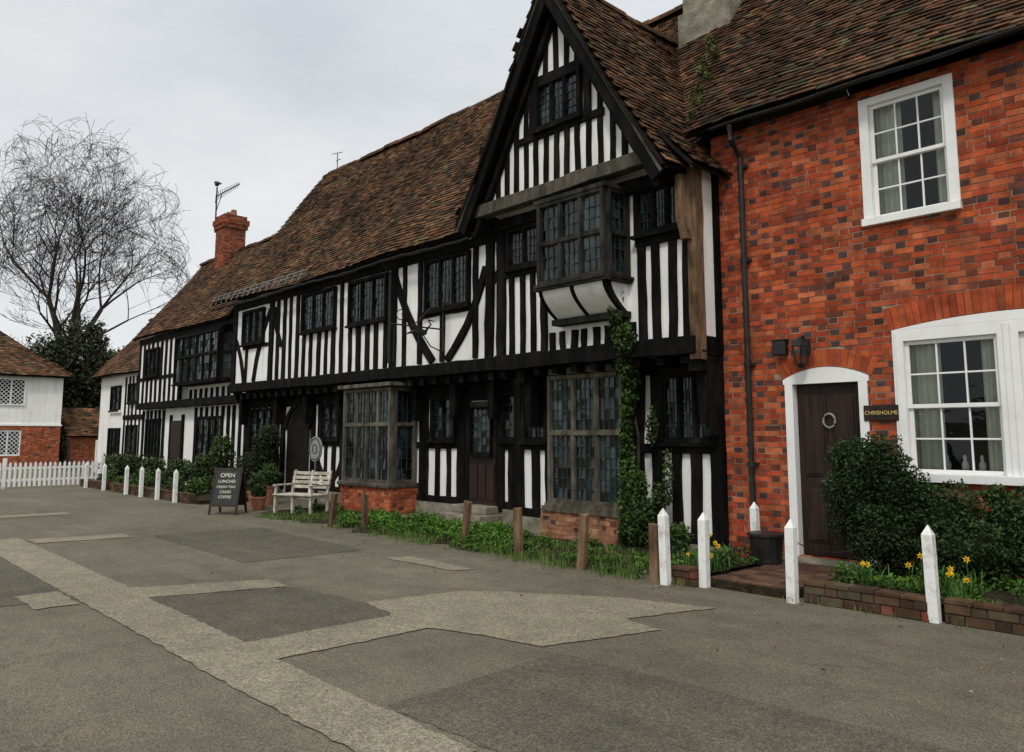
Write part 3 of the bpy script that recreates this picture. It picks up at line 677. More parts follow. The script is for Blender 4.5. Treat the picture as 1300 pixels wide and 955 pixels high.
g=MB(); g.box(-7.3,-5.88,y0-.02,y0+.06,0,.13); g.box(-9.85,-9.06,y0-.02,y0+.06,0,.26); g.build('stone_plinth','stone',G)
W.build(G); tm.build('timber_frame','timber',G); ow.build('weathered_beams','oldwood',G); dk.build('oriel_beams','darkwood',G); bw.build('brown_corner_post','brownwood',G)
vr=Vector((-(frr-ax),0,az-fz)); roof('right_roof_slope',G,(frr+.02,8.24,fz),(0,1,0),vr,4.4,vr.length,ph=2,mossy=.13,sagA=.7)
vr2=Vector((-.55,0,.62)); roof('right_eave_flare',G,(frr+.32,8.5,fz+.0),(0,1,0),vr2,2.0,vr2.length,ph=2,sagA=.2)
vl=Vector((ax-fl,0,az-fz)); roof('left_roof_slope',G,(fl-.02,12.64,fz),(0,-1,0),vl,4.4,vl.length,ph=.3,sagA=.7)
ridge(G,(ax,8.24,az+.04),(ax,12.2,az+.04),r=.11)

# ------------------------------------------------------------------ cottages further along
C=empty('timber_framed_cottage')
body('walls',C,-30.8,-21.9,10.02,14.3,5.15,12.0,8.1); tm=MB(); W=Win()
g=MB(); g.box(-30.7,-26.6,9.75,10.1,2.6,5.1); g.build('jettied_wall','plaster',C)
beam(tm,-30.7,2.65,-21.9,2.65,.24,9.68,.3); beam(tm,-30.7,5.0,-21.9,5.0,.2,9.7,.3)
cw=(-29.9,-28.6,3.7,4.7); leaded(W,*cw,9.73,3,2,4)
studs(tm,-30.6,-26.65,.42,2.75,4.95,9.71,.16,[cw]); beam(tm,-30.6,3.62,-26.6,3.62,.12,9.7)
g=MB(); g.box(-26.4,-23.0,9.56,10.05,3.2,4.85); g.build('oriel_core','slab',C)
leaded(W,-26.45,-22.95,3.25,4.8,9.52,6,2,6,transom=.55); W.xf(sx(-22.97,9.55)); leaded(W,0,.45,3.25,4.8,0,1,2,6,transom=.55); W.xf(None)
studs(tm,-26.3,-22,.42,2.75,3.1,9.98,.16)
for q in ((-30.3,-28.9,.9,2.2),(-25.6,-23.6,.9,2.2)): leaded(W,*q,9.99,4,2,5)
studs(tm,-30.7,-22,.42,.1,2.5,9.97,.15,[(-30.3,-28.9,.9,2.2),(-25.6,-23.6,.9,2.2),(-28.5,-26,0,2.5)])
g=MB(); g.box(-27.8,-26.9,9.96,10.01,.05,2.1); g.build('cottage_door','door',C)
for xx in (-27.9,-26.8): beam(tm,xx,0,xx,2.3,.13,9.95)
W.build(C); tm.build('timber_frame','timber',C)
sl=Vector((0,12.0-9.55,8.3-5.1)); TP3=[(.14,.068,.035),(.17,.082,.043),(.10,.053,.032),(.125,.07,.04)]
roof('roof_tiles',C,(-31.0,9.55,5.12),(1,0,0),sl,8.5,sl.length,pal=TP3,ph=.2,tw=.19,ex=.13); ridge(C,(-31.0,12.0,8.35),(-22.5,12.0,8.35))
roof('back_roof',C,(-22.5,14.45,5.12),(-1,0,0),(0,-sl.y,sl.z),8.5,sl.length,tw=.4,ex=.3)
bk=MB(); mo=MB(); CX0,CX1,CY0,CY1=-28.55,-27.75,11.5,12.3
CP=[(.26,.075,.035),(.22,.06,.03),(.30,.09,.042)]
def chim(xa,xb,ya,yb,za,zb):
    bk.xf=None;mo.xf=None; bricks(bk,mo,xa,xb,za,zb,ya,dark=.3,pal=CP)
    bk.xf=sx(xb,ya);mo.xf=bk.xf; bricks(bk,mo,0,yb-ya,za,zb,0,dark=.3,pal=CP); mo.xf=None; bk.xf=None; mo.box(xa+.02,xb-.02,ya+.02,yb,za,zb)
zc_=-.1
chim(CX0,CX1,CY0,CY1,7.2,9.3+zc_); chim(CX0-.06,CX1+.06,CY0-.06,CY1+.06,9.3+zc_,9.45+zc_); chim(CX0-.1,CX1+.1,CY0-.1,CY1+.1,9.45+zc_,9.65+zc_); chim(CX0-.03,CX1+.03,CY0-.03,CY1+.03,9.65+zc_,9.8+zc_)
bk.build('chimney_bricks','brick',C); mo.build('chimney_mortar','mortar',C)
g=MB(); 
for q in (-28.35,-27.95): frust(g,(q,11.9),.12,.1,9.68,9.93,10)
g.build('chimney_pots','terra',C)
an=MB(); ax0=-28.5
an.tube([(ax0,11.45,9.1),(ax0,11.45,10.85)],.03,5); an.tube([(ax0-.1,11.45,10.5),(ax0+2.0,11.45,10.5)],.022,5)
for k in range(11): xx=ax0+.15+k*.17; an.tube([(xx,11.45,10.5-.17+k*.006),(xx,11.45,10.5+.17-k*.006)],.011,4)
an.tube([(ax0-.1,11.45,10.25),(ax0-.02,11.45,10.75)],.016,4); an.tube([(ax0,11.45,9.9),(ax0+.5,11.45,10.5)],.014,4)
an.build('tv_aerial','black',C)
b=MB(); bx,by,bz=ax0,11.45,10.98
b.ell((bx,by,bz),(.17,.08,.09)); b.ell((bx-.16,by,bz+.09),(.065,.055,.055)); b.tube([(bx-.2,by,bz+.09),(bx-.3,by,bz+.08)],[.02,.003],5); b.tube([(bx+.1,by,bz),(bx+.36,by,bz-.08)],[.05,.025],6); b.tube([(bx,by,bz-.06),(bx,by,bz-.12)],.01,4)
b.build('crow','black',smooth=True)

Dc=empty('white_cottage')
body('walls',Dc,-36.5,-30.9,10.1,14.5,4.0,12.1,6.6); tm=MB(); W=Win()
leaded(W,-34.95,-33.75,2.6,3.6,10.08,2,2,3); leaded(W,-35.0,-33.6,.8,1.9,10.08,3,2,3)
g=MB(); g.box(-35.02,-33.6,10.0,10.12,2.5,2.6); g.build('sill','white',Dc)
studs(tm,-33.2,-31,.45,.2,3.9,10.07,.15,[(-32.9,-31.5,2.8,3.6),(-32.9,-31.5,.9,2)]); leaded(W,-32.8,-31.6,2.85,3.6,10.08,2,2,3); leaded(W,-32.8,-31.6,.9,2,10.08,2,2,4)
beam(tm,-33.3,2.3,-31,2.3,.18,10.04); W.build(Dc); tm.build('timber_frame','timber',Dc)
sl=Vector((0,2.35,2.7)); roof('roof_tiles',Dc,(-36.9,9.75,4.0),(1,0,0),sl,6.4,sl.length,pal=TP3,tw=.2,ex=.14); ridge(Dc,(-36.9,12.1,6.75),(-30.9,12.1,6.75))
RP=[(.3,.10,.045),(.26,.08,.035),(.34,.12,.055)]
roof('rear_roof',Dc,(-35.2,11.7,6.1),(1,0,0),(0,2,2),4.2,2.4,pal=RP,tw=.2,ex=.14,sagA=.3)
roof('back_roof',Dc,(-30.5,14.45,4.0),(-1,0,0),(0,-sl.y,sl.z),6.4,sl.length,tw=.4,ex=.3)

E=empty('brick_and_plaster_house'); X0=-46.0; Y0e=10.9
f=sx(X0,Y0e)
g=MB(); g.box(X0-7.6,X0-.02,-1,10.9,2.1,4.7); g.build('plaster_upper_wall','plaster',E)
bk=MB(); mo=MB(); bk.xf=f; mo.xf=f; bricks(bk,mo,-11.9,0,0,2.1,-.02,pal=OR,dark=.15,holes=[(-2.9,-1.75,.6,1.85)]); bk.build('brick_lower_wall','brick',E); mo.build('mortar_wall','mortar',E)
g=MB(); g.box(X0-7.5,X0-.35,-1,10.85,0,2.1); g.build('lower_core','mortar',E)
def diamond(mb,gm,x0,x1,z0,z1,y,s=.2):
    mb.box(x0,x0+.06,y-.04,y+.02,z0,z1);mb.box(x1-.06,x1,y-.04,y+.02,z0,z1);mb.box(x0+.06,x1-.06,y-.038,y+.02,z0,z0+.06);mb.box(x0+.06,x1-.06,y-.038,y+.02,z1-.06,z1);mb.box((x0+x1)/2-.025,(x0+x1)/2+.025,y-.036,y+.02,z0+.06,z1-.06)
    gm.add([(x0,y,z0),(x1,y,z0),(x1,y,z1),(x0,y,z1)],[(0,1,2,3)])
    H_=z1-z0; c=-H_
    while c<(x1-x0):
        for sgn in (1,-1):
            a0=max(0,c); a1=min(x1-x0,c+H_)
            if a1>a0+.02:
                za,zb=a0-c,a1-c
                if sgn<0: za,zb=H_-za,H_-zb
                xa,xb=x0+a0,x0+a1; w=.016
                yq=y-.015-(.004 if sgn<0 else 0)
                mb.add([(xa-w,yq,z0+za),(xa+w,yq,z0+za),(xb+w,yq,z0+zb),(xb-w,yq,z0+zb)],[(0,1,2,3)])
        c+=s
wm=MB(); gm=MB(); wm.xf=f; gm.xf=f
for q in ((-2.95,-1.7,3.1,4.45),(-6,-4.6,3.1,4.45)): diamond(wm,gm,*q,-.02)
diamond(wm,gm,-2.9,-1.75,.6,1.85,.05)
wm.box(-11.9,0.04,-.06,.05,2.08,2.16); wm.build('white_lattice_windows','white',E); gm.build('window_panes','glass',E)
ex,ey,ez=-45.6,11.3,4.62
def hiproof(name,O,U,Vv,L,S,cl): roof(name,E,O,U,Vv,L,S,clip=cl,pal=TP2,tw=.22,ex=.15,sagA=.4)
Vv=Vector((-4.2,0,3.4)); S=Vv.length
hiproof('front_roof_tiles',(ex,-1,ez),(0,1,0),Vv,12.3,S,lambda u,v:u<12.3-4.1*v/S)
Vn=Vector((0,-4.1,3.4)); S2=Vn.length
hiproof('hip_roof_tiles',(ex,ey,ez),(-1,0,0),Vn,8.4,S2,lambda u,v:4.2*v/S2<u<8.4-4.2*v/S2)
g=MB(); g.add([(ex,-1,ez-.06),(ex,ey,ez-.06),(ex-8.4,ey,ez-.06),(ex-8.4,-1,ez-.06),(ex-4.2,ey-4.1,ez+3.3),(ex-4.2,-1,ez+3.3)],[(0,1,4,5),(1,2,4),(2,3,5,4),(0,3,2,1),(0,5,3)]); g.build('roof_boards','slab',E)

O_=empty('brick_outbuilding')
f2=sx(-47.5,15.2); bk=MB(); mo=MB(); bk.xf=f2; mo.xf=f2; bricks(bk,mo,-3.4,0,0,1.6,0,pal=OR,dark=.1); bk.build('brick_wall','brick',O_); mo.build('mortar','mortar',O_)
g=MB(); g.box(-51,-47.52,11.8,15.2,0,1.6); g.build('core','mortar',O_)
Vv=Vector((-1.9,0,1.6)); roof('roof_tiles',O_,(-47.2,11.5,1.55),(0,1,0),Vv,4.0,Vv.length,pal=TP3,tw=.22,ex=.15,sagA=.4)

# ------------------------------------------------------------------ fences, posts, street furniture
fn=MB(); y=7.9; 
while y>-6:
    x=-28.0+(7.9-y)*.03; h=.80+R.uniform(-.012,.012); fn.add([(x,y-.035,.06),(x,y+.035,.06),(x,y+.035,h-.06),(x,y,h),(x,y-.035,h-.06),(x-.02,y-.035,.06),(x-.02,y+.035,.06),(x-.02,y+.035,h-.06),(x-.02,y,h),(x-.02,y-.035,h-.06)],[(0,1,2,3,4),(9,8,7,6,5),(1,6,7,2),(0,4,9,5),(2,7,8,3),(3,8,9,4)]); y-=.135
for z in (.22,.58): fn.add([(-28.025,7.95,z),(-28.025,7.95,z+.07),(-27.6,-6,z+.07),(-27.6,-6,z),(-28.06,7.95,z),(-28.06,7.95,z+.07),(-27.64,-6,z+.07),(-27.64,-6,z)],[(0,1,2,3),(4,7,6,5),(1,5,6,2),(0,3,7,4)])
for y in (7.95,5.2,2.4,-.4,-3.2): fn.box(-28.12+(7.9-y)*.03,-28.03+(7.9-y)*.03,y-.05,y+.05,0,.92)
fn.build('white_picket_fence','white')
gt=MB()
for k in range(12): gt.box(-37.8,-37.76,10.5+k*.11,10.57+k*.11,.1,1.15+.12*math.sin(k/11*math.pi))
gt.box(-37.84,-37.8,10.5,11.8,.3,.38); gt.box(-37.84,-37.8,10.5,11.8,.9,.98); gt.box(-37.85,-37.75,10.38,10.48,0,1.4); gt.box(-37.85,-37.75,11.82,11.92,0,1.4)
gt.build('white_garden_gate','white')

def wpost(x,y,h,s=.045,lean=0):
    g=MB(); 
    V=[(x-s,y-s,0),(x+s,y-s,0),(x+s,y+s,0),(x-s,y+s,0)]; V+=[(a+lean,b,h-.09) for a,b,_ in V]; V+=[(x+lean,y,h)]
    g.add(V,[(0,1,5,4),(1,2,6,5),(2,3,7,6),(3,0,4,7),(4,5,8),(5,6,8),(6,7,8),(7,4,8)]); g.build('white_bollard','wpost',bevel=.006)
WP=[(-2.66,7.47,.83),(-3.89,7.33,.8),(-4.91,7.38,.79),(-5.28,7.2,.82),(-5.3,9.12,.78)]
for x,y,h in WP: wpost(x,y,h,lean=R.uniform(-.02,.02))
for x in (-19.6,-20.8,-22.0,-23.2,-25.2,-27): wpost(x,7.2,.8)
def chain(a,b,sag):
    g=MB(); a,b=Vector(a),Vector(b); n=int((b-a).length/.04)
    pts=[a.lerp(b,i/n)-Vector((0,0,sag*4*(i/n)*(1-i/n))) for i in range(n+1)]
    for i in range(n):
        d=(pts[i+1]-pts[i]); L=d.length*.75; d.normalize(); sd=d.cross(Vector((0,0,1))).normalized(); up=sd.cross(d)
        w=sd if i%2 else up; c=(pts[i]+pts[i+1])/2
        ring=[c+d*L*.9*math.cos(t*math.pi/3)+w*.009*math.sin(t*math.pi/3) for t in range(7)]
        g.tube(ring,.003,4,caps=False)
    g.build('chain','black')
chain((-3.89,7.33,.6),(-3.6,8.5,.5),.12)
wpost(-1.1,7.5,.83)
for (x,y,h,ln) in ((-5.46,7.25,.62,0),(-6.55,7.25,.66,.06),(-7.8,7.4,.64,-.03),(-9.3,7.7,.62,.08),(-11.7,7.5,.6,-.03),(-12.5,7.3,.6,.12)):
    g=MB(); s=.055
    V=[(x-s,y-s*.7,0),(x+s,y-s*.7,0),(x+s,y+s*.7,0),(x-s,y+s*.7,0)]; V+=[(a+ln,b,h+R.uniform(-.03,.02)) for a,b,_ in V]
    g.add(V,[(0,1,5,4),(1,2,6,5),(2,3,7,6),(3,0,4,7),(4,5,6,7)],tone(.8,1.3)); g.build('wooden_bollard','brownwood',bevel=.01)
g=MB(); g.tube([(-7.0,8.3,0),(-7.12,8.25,.4),(-7.2,8.22,.8)],[.02,.018,.012],6); g.build('garden_stake','brownwood')
def lowwall(x0,x1,y,h=.2,t=.16,name='low_brick_wall'):
    e=empty(name); bk=MB(); mo=MB(); DB=[(.075,.045,.028),(.105,.065,.038),(.06,.042,.027),(.09,.075,.045)]
    bricks(bk,mo,x0,x1,0,h,y,pal=DB,dark=.15); bk.xf=sx(x1,y); mo.xf=bk.xf; bricks(bk,mo,0,t,0,h,0,pal=DB); mo.xf=None; bk.xf=None
    mo.box(x0+.01,x1-.012,y+.015,y+t,0,h-.002); 
    x=x0
    while x<x1-.02:
        w=min(.225,x1-x); bk.box(x+.003,x+w-.006,y-.012+R.uniform(-.006,.006),y+t,h,h+.035+R.uniform(-.004,.006),R.choice(DB)); x+=w
    bk.build('bricks','brick',e,bevel=.004); mo.build('mortar','soil',e)
lowwall(-3.82,-2.7,7.42,.17); lowwall(-2.58,1.2,7.48,.17); lowwall(-5.24,-4.96,7.28,.16)
def bed(name,x0,x1,y0,y1,z,amp=.05,st=.12,rag=0):
    g=MB(); nx=max(2,int((x1-x0)/st)); ny=max(2,int((y1-y0)/st)); V=[];F=[]
    for i in range(nx+1):
        yo=y0+(rag*(math.sin(i*.31)*.5+math.sin(i*.83+1)*.3+R.uniform(-.25,.25)) if rag else 0)
        for j in range(ny+1):
            ed=0 if i in(0,nx) or j in(0,ny) else 1
            V.append((x0+(x1-x0)*i/nx,yo+(y1-yo)*j/ny,z*(1 if ed else (.85 if not rag else .1))+ed*R.uniform(-amp,amp)*.5))
    for i in range(nx):
        for j in range(ny): a=i*(ny+1)+j; F.append((a,a+ny+1,a+ny+2,a+1))
    g.add(V,F)
    if not rag: g.box(x0,x1,y0,y1,-.004,z*.6)
    g.build(name,'soil')
bed('flower_bed',-3.8,1.2,7.56,9.38,.17); bed('flower_bed',-5.3,-4.98,7.42,9.0,.13); bed('verge_bed',-15.8,-5.5,7.4,9.1,.035,amp=.04,rag=.25)
bed('verge_bed',-28,-18.6,7.4,9.3,.1)
lowwall(-25,-19,7.3,.2); lowwall(-28,-25.4,7.3,.2)
e=empty('brick_path'); bk=MB()
for i in range(4):
    for j in range(16):
        xx=-4.88+i*.235; yy=7.45+j*.118; bk.box(xx,xx+.225,yy,yy+.108,.0,.1+R.uniform(-.004,.004),R.choice([(.10,.055,.038),(.13,.075,.047),(.08,.047,.035)]))
bk.build('paving_bricks','brick',e); g=MB(); g.box(-4.9,-3.94,7.43,9.38,-.003,.088); g.build('path_base','soil',e); g=MB(); g.box(-4.97,-3.93,9.05,9.39,.089,.13); g.build('door_step','stone',e,bevel=.01)
g=MB(); frust(g,(-4.95,8.75),.17,.2,.09,.42,14); frust(g,(-4.95,8.75),.22,.22,.42,.45,14); g.build('black_plant_pot','black',smooth=False)

A=empty('chalkboard_sandwich_board')
def tilt(x0,y0,rot,th):
    c,s=math.cos(rot),math.sin(rot)
    def f(x,y,z):
        y2=y-(.95-z)*math.tan(th); return (x0+c*x-s*y2,y0+s*x+c*y2,z)
    return f
rot=math.radians(42); AX,AY=-16.1,7.0
fr=MB(); bd=MB()
for sg in (1,-1):
    base=tilt(AX,AY,rot,.26)
    if sg<0: 
        def f(x,y,z,b=base): 
            return b(x,-y+2*(.95-z)*math.tan(.26),z)
    else: f=base
    fr.xf=f; bd.xf=f
    fr.box(-.3,-.26,-.02,.01,0,.95); fr.box(.26,.3,-.02,.01,0,.95); fr.box(-.26,.26,-.018,.01,.88,.93); fr.box(-.26,.26,-.018,.01,.16,.21); bd.box(-.26,.26,-.012,.004,.21,.88)
fr.build('wooden_frame','door',A); bd.build('blackboards','black',A)
bp=tilt(AX,AY,rot,.26)
for i,(s_,z_,sz) in enumerate((('OPEN',.78,.12),('LUNCHES',.66,.085),('CREAM TEAS',.55,.07),('CAKES',.45,.08),('COFFEE',.35,.08))):
    tx=text(s_,bp(0,-.02,z_),sz,'chalk',A,name='chalk_writing'); tx.rotation_euler=(math.pi/2-.26,0,rot)
Bn=empty('garden_bench'); fr=MB(); cx,cy,rt=-15.0,8.05,math.radians(20); c_,s_=math.cos(rt),math.sin(rt)
fr.xf=lambda x,y,z:(cx+c_*x*.78-s_*y,cy+s_*x*.78+c_*y,z*.92)
for k in range(5): fr.box(-.65,.65,-.28+k*.11,-.2+k*.11,.42,.445)
for k in range(4): zz=.55+k*.1; fr.box(-.65,.65,.27+k*.02,.295+k*.02,zz,zz+.07)
for x in (-.6,0,.6):
    fr.box(x-.03,x+.03,-.26,-.2,0,.42); fr.box(x-.03,x+.03,.25,.31,0,.45); fr.add([(x-.03,.24,.45),(x+.03,.24,.45),(x+.03,.3,.45),(x-.03,.3,.45),(x-.03,.34,.95),(x+.03,.34,.95),(x+.03,.39,.95),(x-.03,.39,.95)],[(0,1,5,4),(1,2,6,5),(2,3,7,6),(3,0,4,7),(4,5,6,7)]); fr.box(x-.028,x+.028,-.26,.3,.36,.41)
    if x: fr.box(x-.035,x+.035,-.29,.3,.62,.655); fr.box(x-.025,x+.025,-.25,-.2,.44,.62)
fr.build('slats_and_frame','bench',Bn,bevel=.004)
S_=empty('round_sign'); g=MB(); V=[];n=28
px_,py_,pz_=-15.95,8.9,1.3
for yy in (-.03,.0):
    for k in range(n): V.append((px_+.27*math.cos(2*math.pi*k/n),py_+yy,pz_+.27*math.sin(2*math.pi*k/n)))
g.add(V,[tuple(range(n))]+[tuple(range(2*n-1,n-1,-1))]+[(k,(k+1)%n,n+(k+1)%n,n+k) for k in range(n)]); g.build('disc','greyd',S_,bevel=.008)
g=MB(); g.tube([(px_+.24*math.cos(2*math.pi*k/24),py_-.035,pz_+.24*math.sin(2*math.pi*k/24)) for k in range(25)],.01,5); g.tube([(px_+.1*math.cos(2*math.pi*k/24),py_-.035,pz_+.1*math.sin(2*math.pi*k/24)) for k in range(25)],.01,5); g.box(px_-.03,px_+.03,py_+.001,py_+.05,0,1.5); g.build('ring_and_post','black',S_)
def pot(x,y,r,h,cl,seed):
    e=empty('potted_shrub'); g=MB(); frust(g,(x,y),r*.7,r,0.0,h,14); frust(g,(x,y),r*1.08,r*1.08,h,h+.04,14); g.build('pot','terra',e)
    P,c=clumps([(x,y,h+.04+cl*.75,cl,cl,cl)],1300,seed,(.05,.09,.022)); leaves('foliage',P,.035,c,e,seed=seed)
pot(-16.9,8.0,.2,.33,.2,3); pot(-16.4,7.8,.17,.25,.14,4); pot(-17.6,8.6,.22,.4,.26,5)

# ------------------------------------------------------------------ plants
def plantstrip(name,x0,x1,y0,y1,z0,n,ncl,hmax,size,base,seed,flat=0):
    rr=random.Random(seed); cl=[]
    for i in range(ncl):
        r=rr.uniform(.08,.26); hh=rr.uniform(.2,1)*hmax; cl.append((rr.uniform(x0,x1),rr.uniform(y0,y1),z0+hh*.4,r,r*.8,hh*.6))
    P,c=clumps(cl,n,seed,base,inner=.1); P[:,2]=np.maximum(P[:,2],z0*.5+.01); return leaves(name,P,size,c,seed=seed,flat=flat)
plantstrip('verge_plants',-12.6,-8.9,7.5,8.8,.03,13000,75,.24,.024,(.075,.18,.018),11)
plantstrip('verge_plants',-9.6,-5.5,7.25,8.7,.02,8000,62,.17,.021,(.07,.155,.018),12)
plantstrip('verge_plants',-15.6,-12.4,7.7,8.9,.02,3500,26,.22,.024,(.055,.11,.018),13)
plantstrip('bed_plants',-3.7,.9,7.62,8.5,.17,8500,55,.22,.022,(.07,.15,.018),14)
plantstrip('bed_plants',-5.28,-5.0,7.5,9.0,.13,1800,14,.22,.022,(.055,.11,.018),15)
plantstrip('garden_plants',-27.5,-19,7.5,9.2,.1,8000,34,.5,.04,(.05,.105,.018),16)
def grass(name,cent,h,seed,base=(.085,.155,.025)):
    rr=random.Random(seed); g=MB()
    for (x,y,n,sp) in cent:
        for i in range(n):
            px=x+rr.gauss(0,sp); py=y+rr.gauss(0,sp); t=rr.uniform(0,6.28); l=h*rr.uniform(.5,1.2); le=l*rr.uniform(.1,.6); w=.0045; c=rr.uniform(.5,1.35)
            dx,dy=math.cos(t),math.sin(t)
            g.add([(px-dy*w,py+dx*w,0),(px+dy*w,py-dx*w,0),(px+dx*le*.35+dy*w*.7,py+dy*le*.35-dx*w*.7,l*.6),(px+dx*le*.35-dy*w*.7,py+dy*le*.35+dx*w*.7,l*.6),(px+dx*le,py+dy*le,l)],[(0,1,2,3),(3,2,4)],(base[0]*c*rr.uniform(.8,1.4),base[1]*c,base[2]*c))
    g.build(name,'leaf')
rr=random.Random(77)
grass('grass_verge',[(rr.uniform(-15,-5.5),rr.uniform(7.15,8.4),28,.09) for _ in range(200)],.11,61)
grass('kerb_weeds',[(rr.uniform(-3.8,1),7.4+rr.uniform(-.03,.02),7,.035) for _ in range(16)]+[(x+rr.uniform(-.05,.05),y,10,.05) for x,y,h in WP[:4]]+[(-4.95,7.4,10,.04),(-5.1,7.22,14,.06)],.07,62)
def strap(name,x0,x1,y0,y1,z0,n,h,seed,flowers):
    rr=random.Random(seed); g=MB(); fl=MB(); stem=MB()
    cs=[(rr.uniform(x0,x1),rr.uniform(y0,y1)) for _ in range(max(3,n//26))]
    for i in range(n):
        cx,cy=rr.choice(cs); x,y=cx+rr.gauss(0,.06),cy+rr.gauss(0,.05); t=rr.uniform(0,6.28); ln=rr.uniform(.5,1)*h; le=rr.uniform(.1,.7)*ln; w=.007
        V=[];
        for k in range(4):
            s=k/3; r=le*s*s; px,py,pz=x+math.cos(t)*r,y+math.sin(t)*r,z0+ln*s*(1-.25*s); ww=w*(1-.8*s*s); V+=[(px-math.sin(t)*ww,py+math.cos(t)*ww,pz),(px+math.sin(t)*ww,py-math.cos(t)*ww,pz)]
        c=rr.uniform(.6,1.3); g.add(V,[(2*k,2*k+1,2*k+3,2*k+2) for k in range(3)],(.05*c,.13*c,.025*c))
    o=empty(name); g.build('strap_leaves','leaf',o)
    for i in range(flowers):
        cx,cy=rr.choice(cs); x,y=cx+rr.gauss(0,.09),cy+rr.gauss(0,.07); z=z0+rr.uniform(.16,.32); d=Vector((rr.uniform(-1,1),-1,rr.uniform(-.1,.5))).normalized(); a=d.orthogonal().normalized(); b_=d.cross(a); c=Vector((x,y,z))
        for k in range(6):
            t=k*math.pi/3; p=a*math.cos(t)+b_*math.sin(t); q=a*math.cos(t+.45)+b_*math.sin(t+.45); r_=a*math.cos(t-.45)+b_*math.sin(t-.45)
            fl.add([tuple(c),tuple(c+q*.018),tuple(c+p*.036+d*.006),tuple(c+r_*.018)],[(0,1,2,3)])
        fl.tube([c,c+d*.026],[.009,.014],6,caps=False)
        stem.tube([(x,y+.02,z0),(x,y+.01,(z0+z)/2),tuple(c)],.003,3,(.06,.13,.03))
    fl.build('daffodil_flowers','petal',o); stem.build('stems','leaf',o)
strap('daffodils',-3.5,.8,7.65,8.2,.17,560,.3,21,38)
strap('daffodils',-5.28,-5.0,7.5,8.4,.13,110,.26,22,8)
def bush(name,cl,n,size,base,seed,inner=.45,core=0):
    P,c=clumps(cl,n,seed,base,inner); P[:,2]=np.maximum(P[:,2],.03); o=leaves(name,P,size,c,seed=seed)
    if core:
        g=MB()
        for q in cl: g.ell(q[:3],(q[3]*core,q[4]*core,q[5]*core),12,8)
        g.build('dark_core','core',o)  # solid dark fill added inside the leaves to close see-through gaps
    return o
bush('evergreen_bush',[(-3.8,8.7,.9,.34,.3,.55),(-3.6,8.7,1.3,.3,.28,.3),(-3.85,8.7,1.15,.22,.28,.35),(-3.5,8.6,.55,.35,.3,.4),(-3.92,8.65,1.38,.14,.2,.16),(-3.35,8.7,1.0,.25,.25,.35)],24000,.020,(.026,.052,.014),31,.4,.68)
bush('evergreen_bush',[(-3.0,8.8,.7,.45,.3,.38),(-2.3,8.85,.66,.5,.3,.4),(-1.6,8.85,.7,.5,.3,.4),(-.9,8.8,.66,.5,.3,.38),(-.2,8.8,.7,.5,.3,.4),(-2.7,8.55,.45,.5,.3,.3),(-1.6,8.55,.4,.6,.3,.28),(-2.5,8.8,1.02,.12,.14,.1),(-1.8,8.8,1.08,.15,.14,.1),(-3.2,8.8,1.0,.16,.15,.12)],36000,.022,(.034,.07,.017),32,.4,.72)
ic=[(-7.17+.06*math.sin(z*3),8.98-(.12 if z>2.6 else 0),z,.14+.07*math.sin(z*2.1+1)+(.05 if z<1 else 0),.12,.26) for z in np.arange(.2,3.2,.22)]
ic+=[(-7.0,8.95,.9,.14,.12,.22),(-6.98,8.95,.5,.18,.14,.28),(-7.15,8.68,3.3,.12,.09,.22),(-7.08,8.7,3.65,.05,.06,.25),(-6.85,9.1,1.7,.08,.08,.25),(-7.0,8.7,2.95,.18,.1,.2)]
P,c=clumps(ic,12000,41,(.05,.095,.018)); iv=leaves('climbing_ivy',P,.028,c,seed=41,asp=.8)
g=MB()
for k in range(5): g.tube([(-7.17+R.uniform(-.12,.12),9.05,0)]+[(-7.17+R.uniform(-.12,.12),9.08,z) for z in (.8,1.6,2.4)]+[(-7.1,8.75,3.2)],[.03,.025,.02,.015,.008],5)
o=g.build('ivy_stems','bark'); o.parent=iv
P,c=clumps([(-6.8,9.1,.5,.1,.1,.4),(-6.6,9.1,1.0,.06,.08,.4),(-6.4,9.0,.25,.2,.15,.18)],1800,42,(.055,.10,.02)); leaves('climbing_ivy',P,.028,c,seed=42)
P,c=clumps([(-6.3-.08*k+.1*math.sin(k*2),9.5+.2*k,6.25+.235*k,.05+.025*(k%2),.09,.1) for k in range(10)],1300,43,(.10,.12,.025)); leaves('roof_creeper',P,.024,c,seed=43)
bush('garden_shrub',[(-19.6,9.4,.9,.45,.35,.7),(-20.2,9.3,.6,.5,.35,.5),(-19.3,9.4,1.5,.3,.3,.4)],7500,.035,(.025,.042,.014),33,.4,.6)
bush('garden_shrub',[(-22.5,9.1,.6,.5,.4,.4),(-24.5,9.1,.5,.4,.4,.35),(-21.9,9.3,1.1,.3,.3,.5)],6000,.045,(.045,.08,.02),34)
bush('garden_shrub',[(-28.5,8.9,.5,.5,.5,.4),(-31,9.2,.5,.5,.5,.4),(-26.5,9.0,.5,.4,.4,.4)],4000,.06,(.05,.08,.025),35)

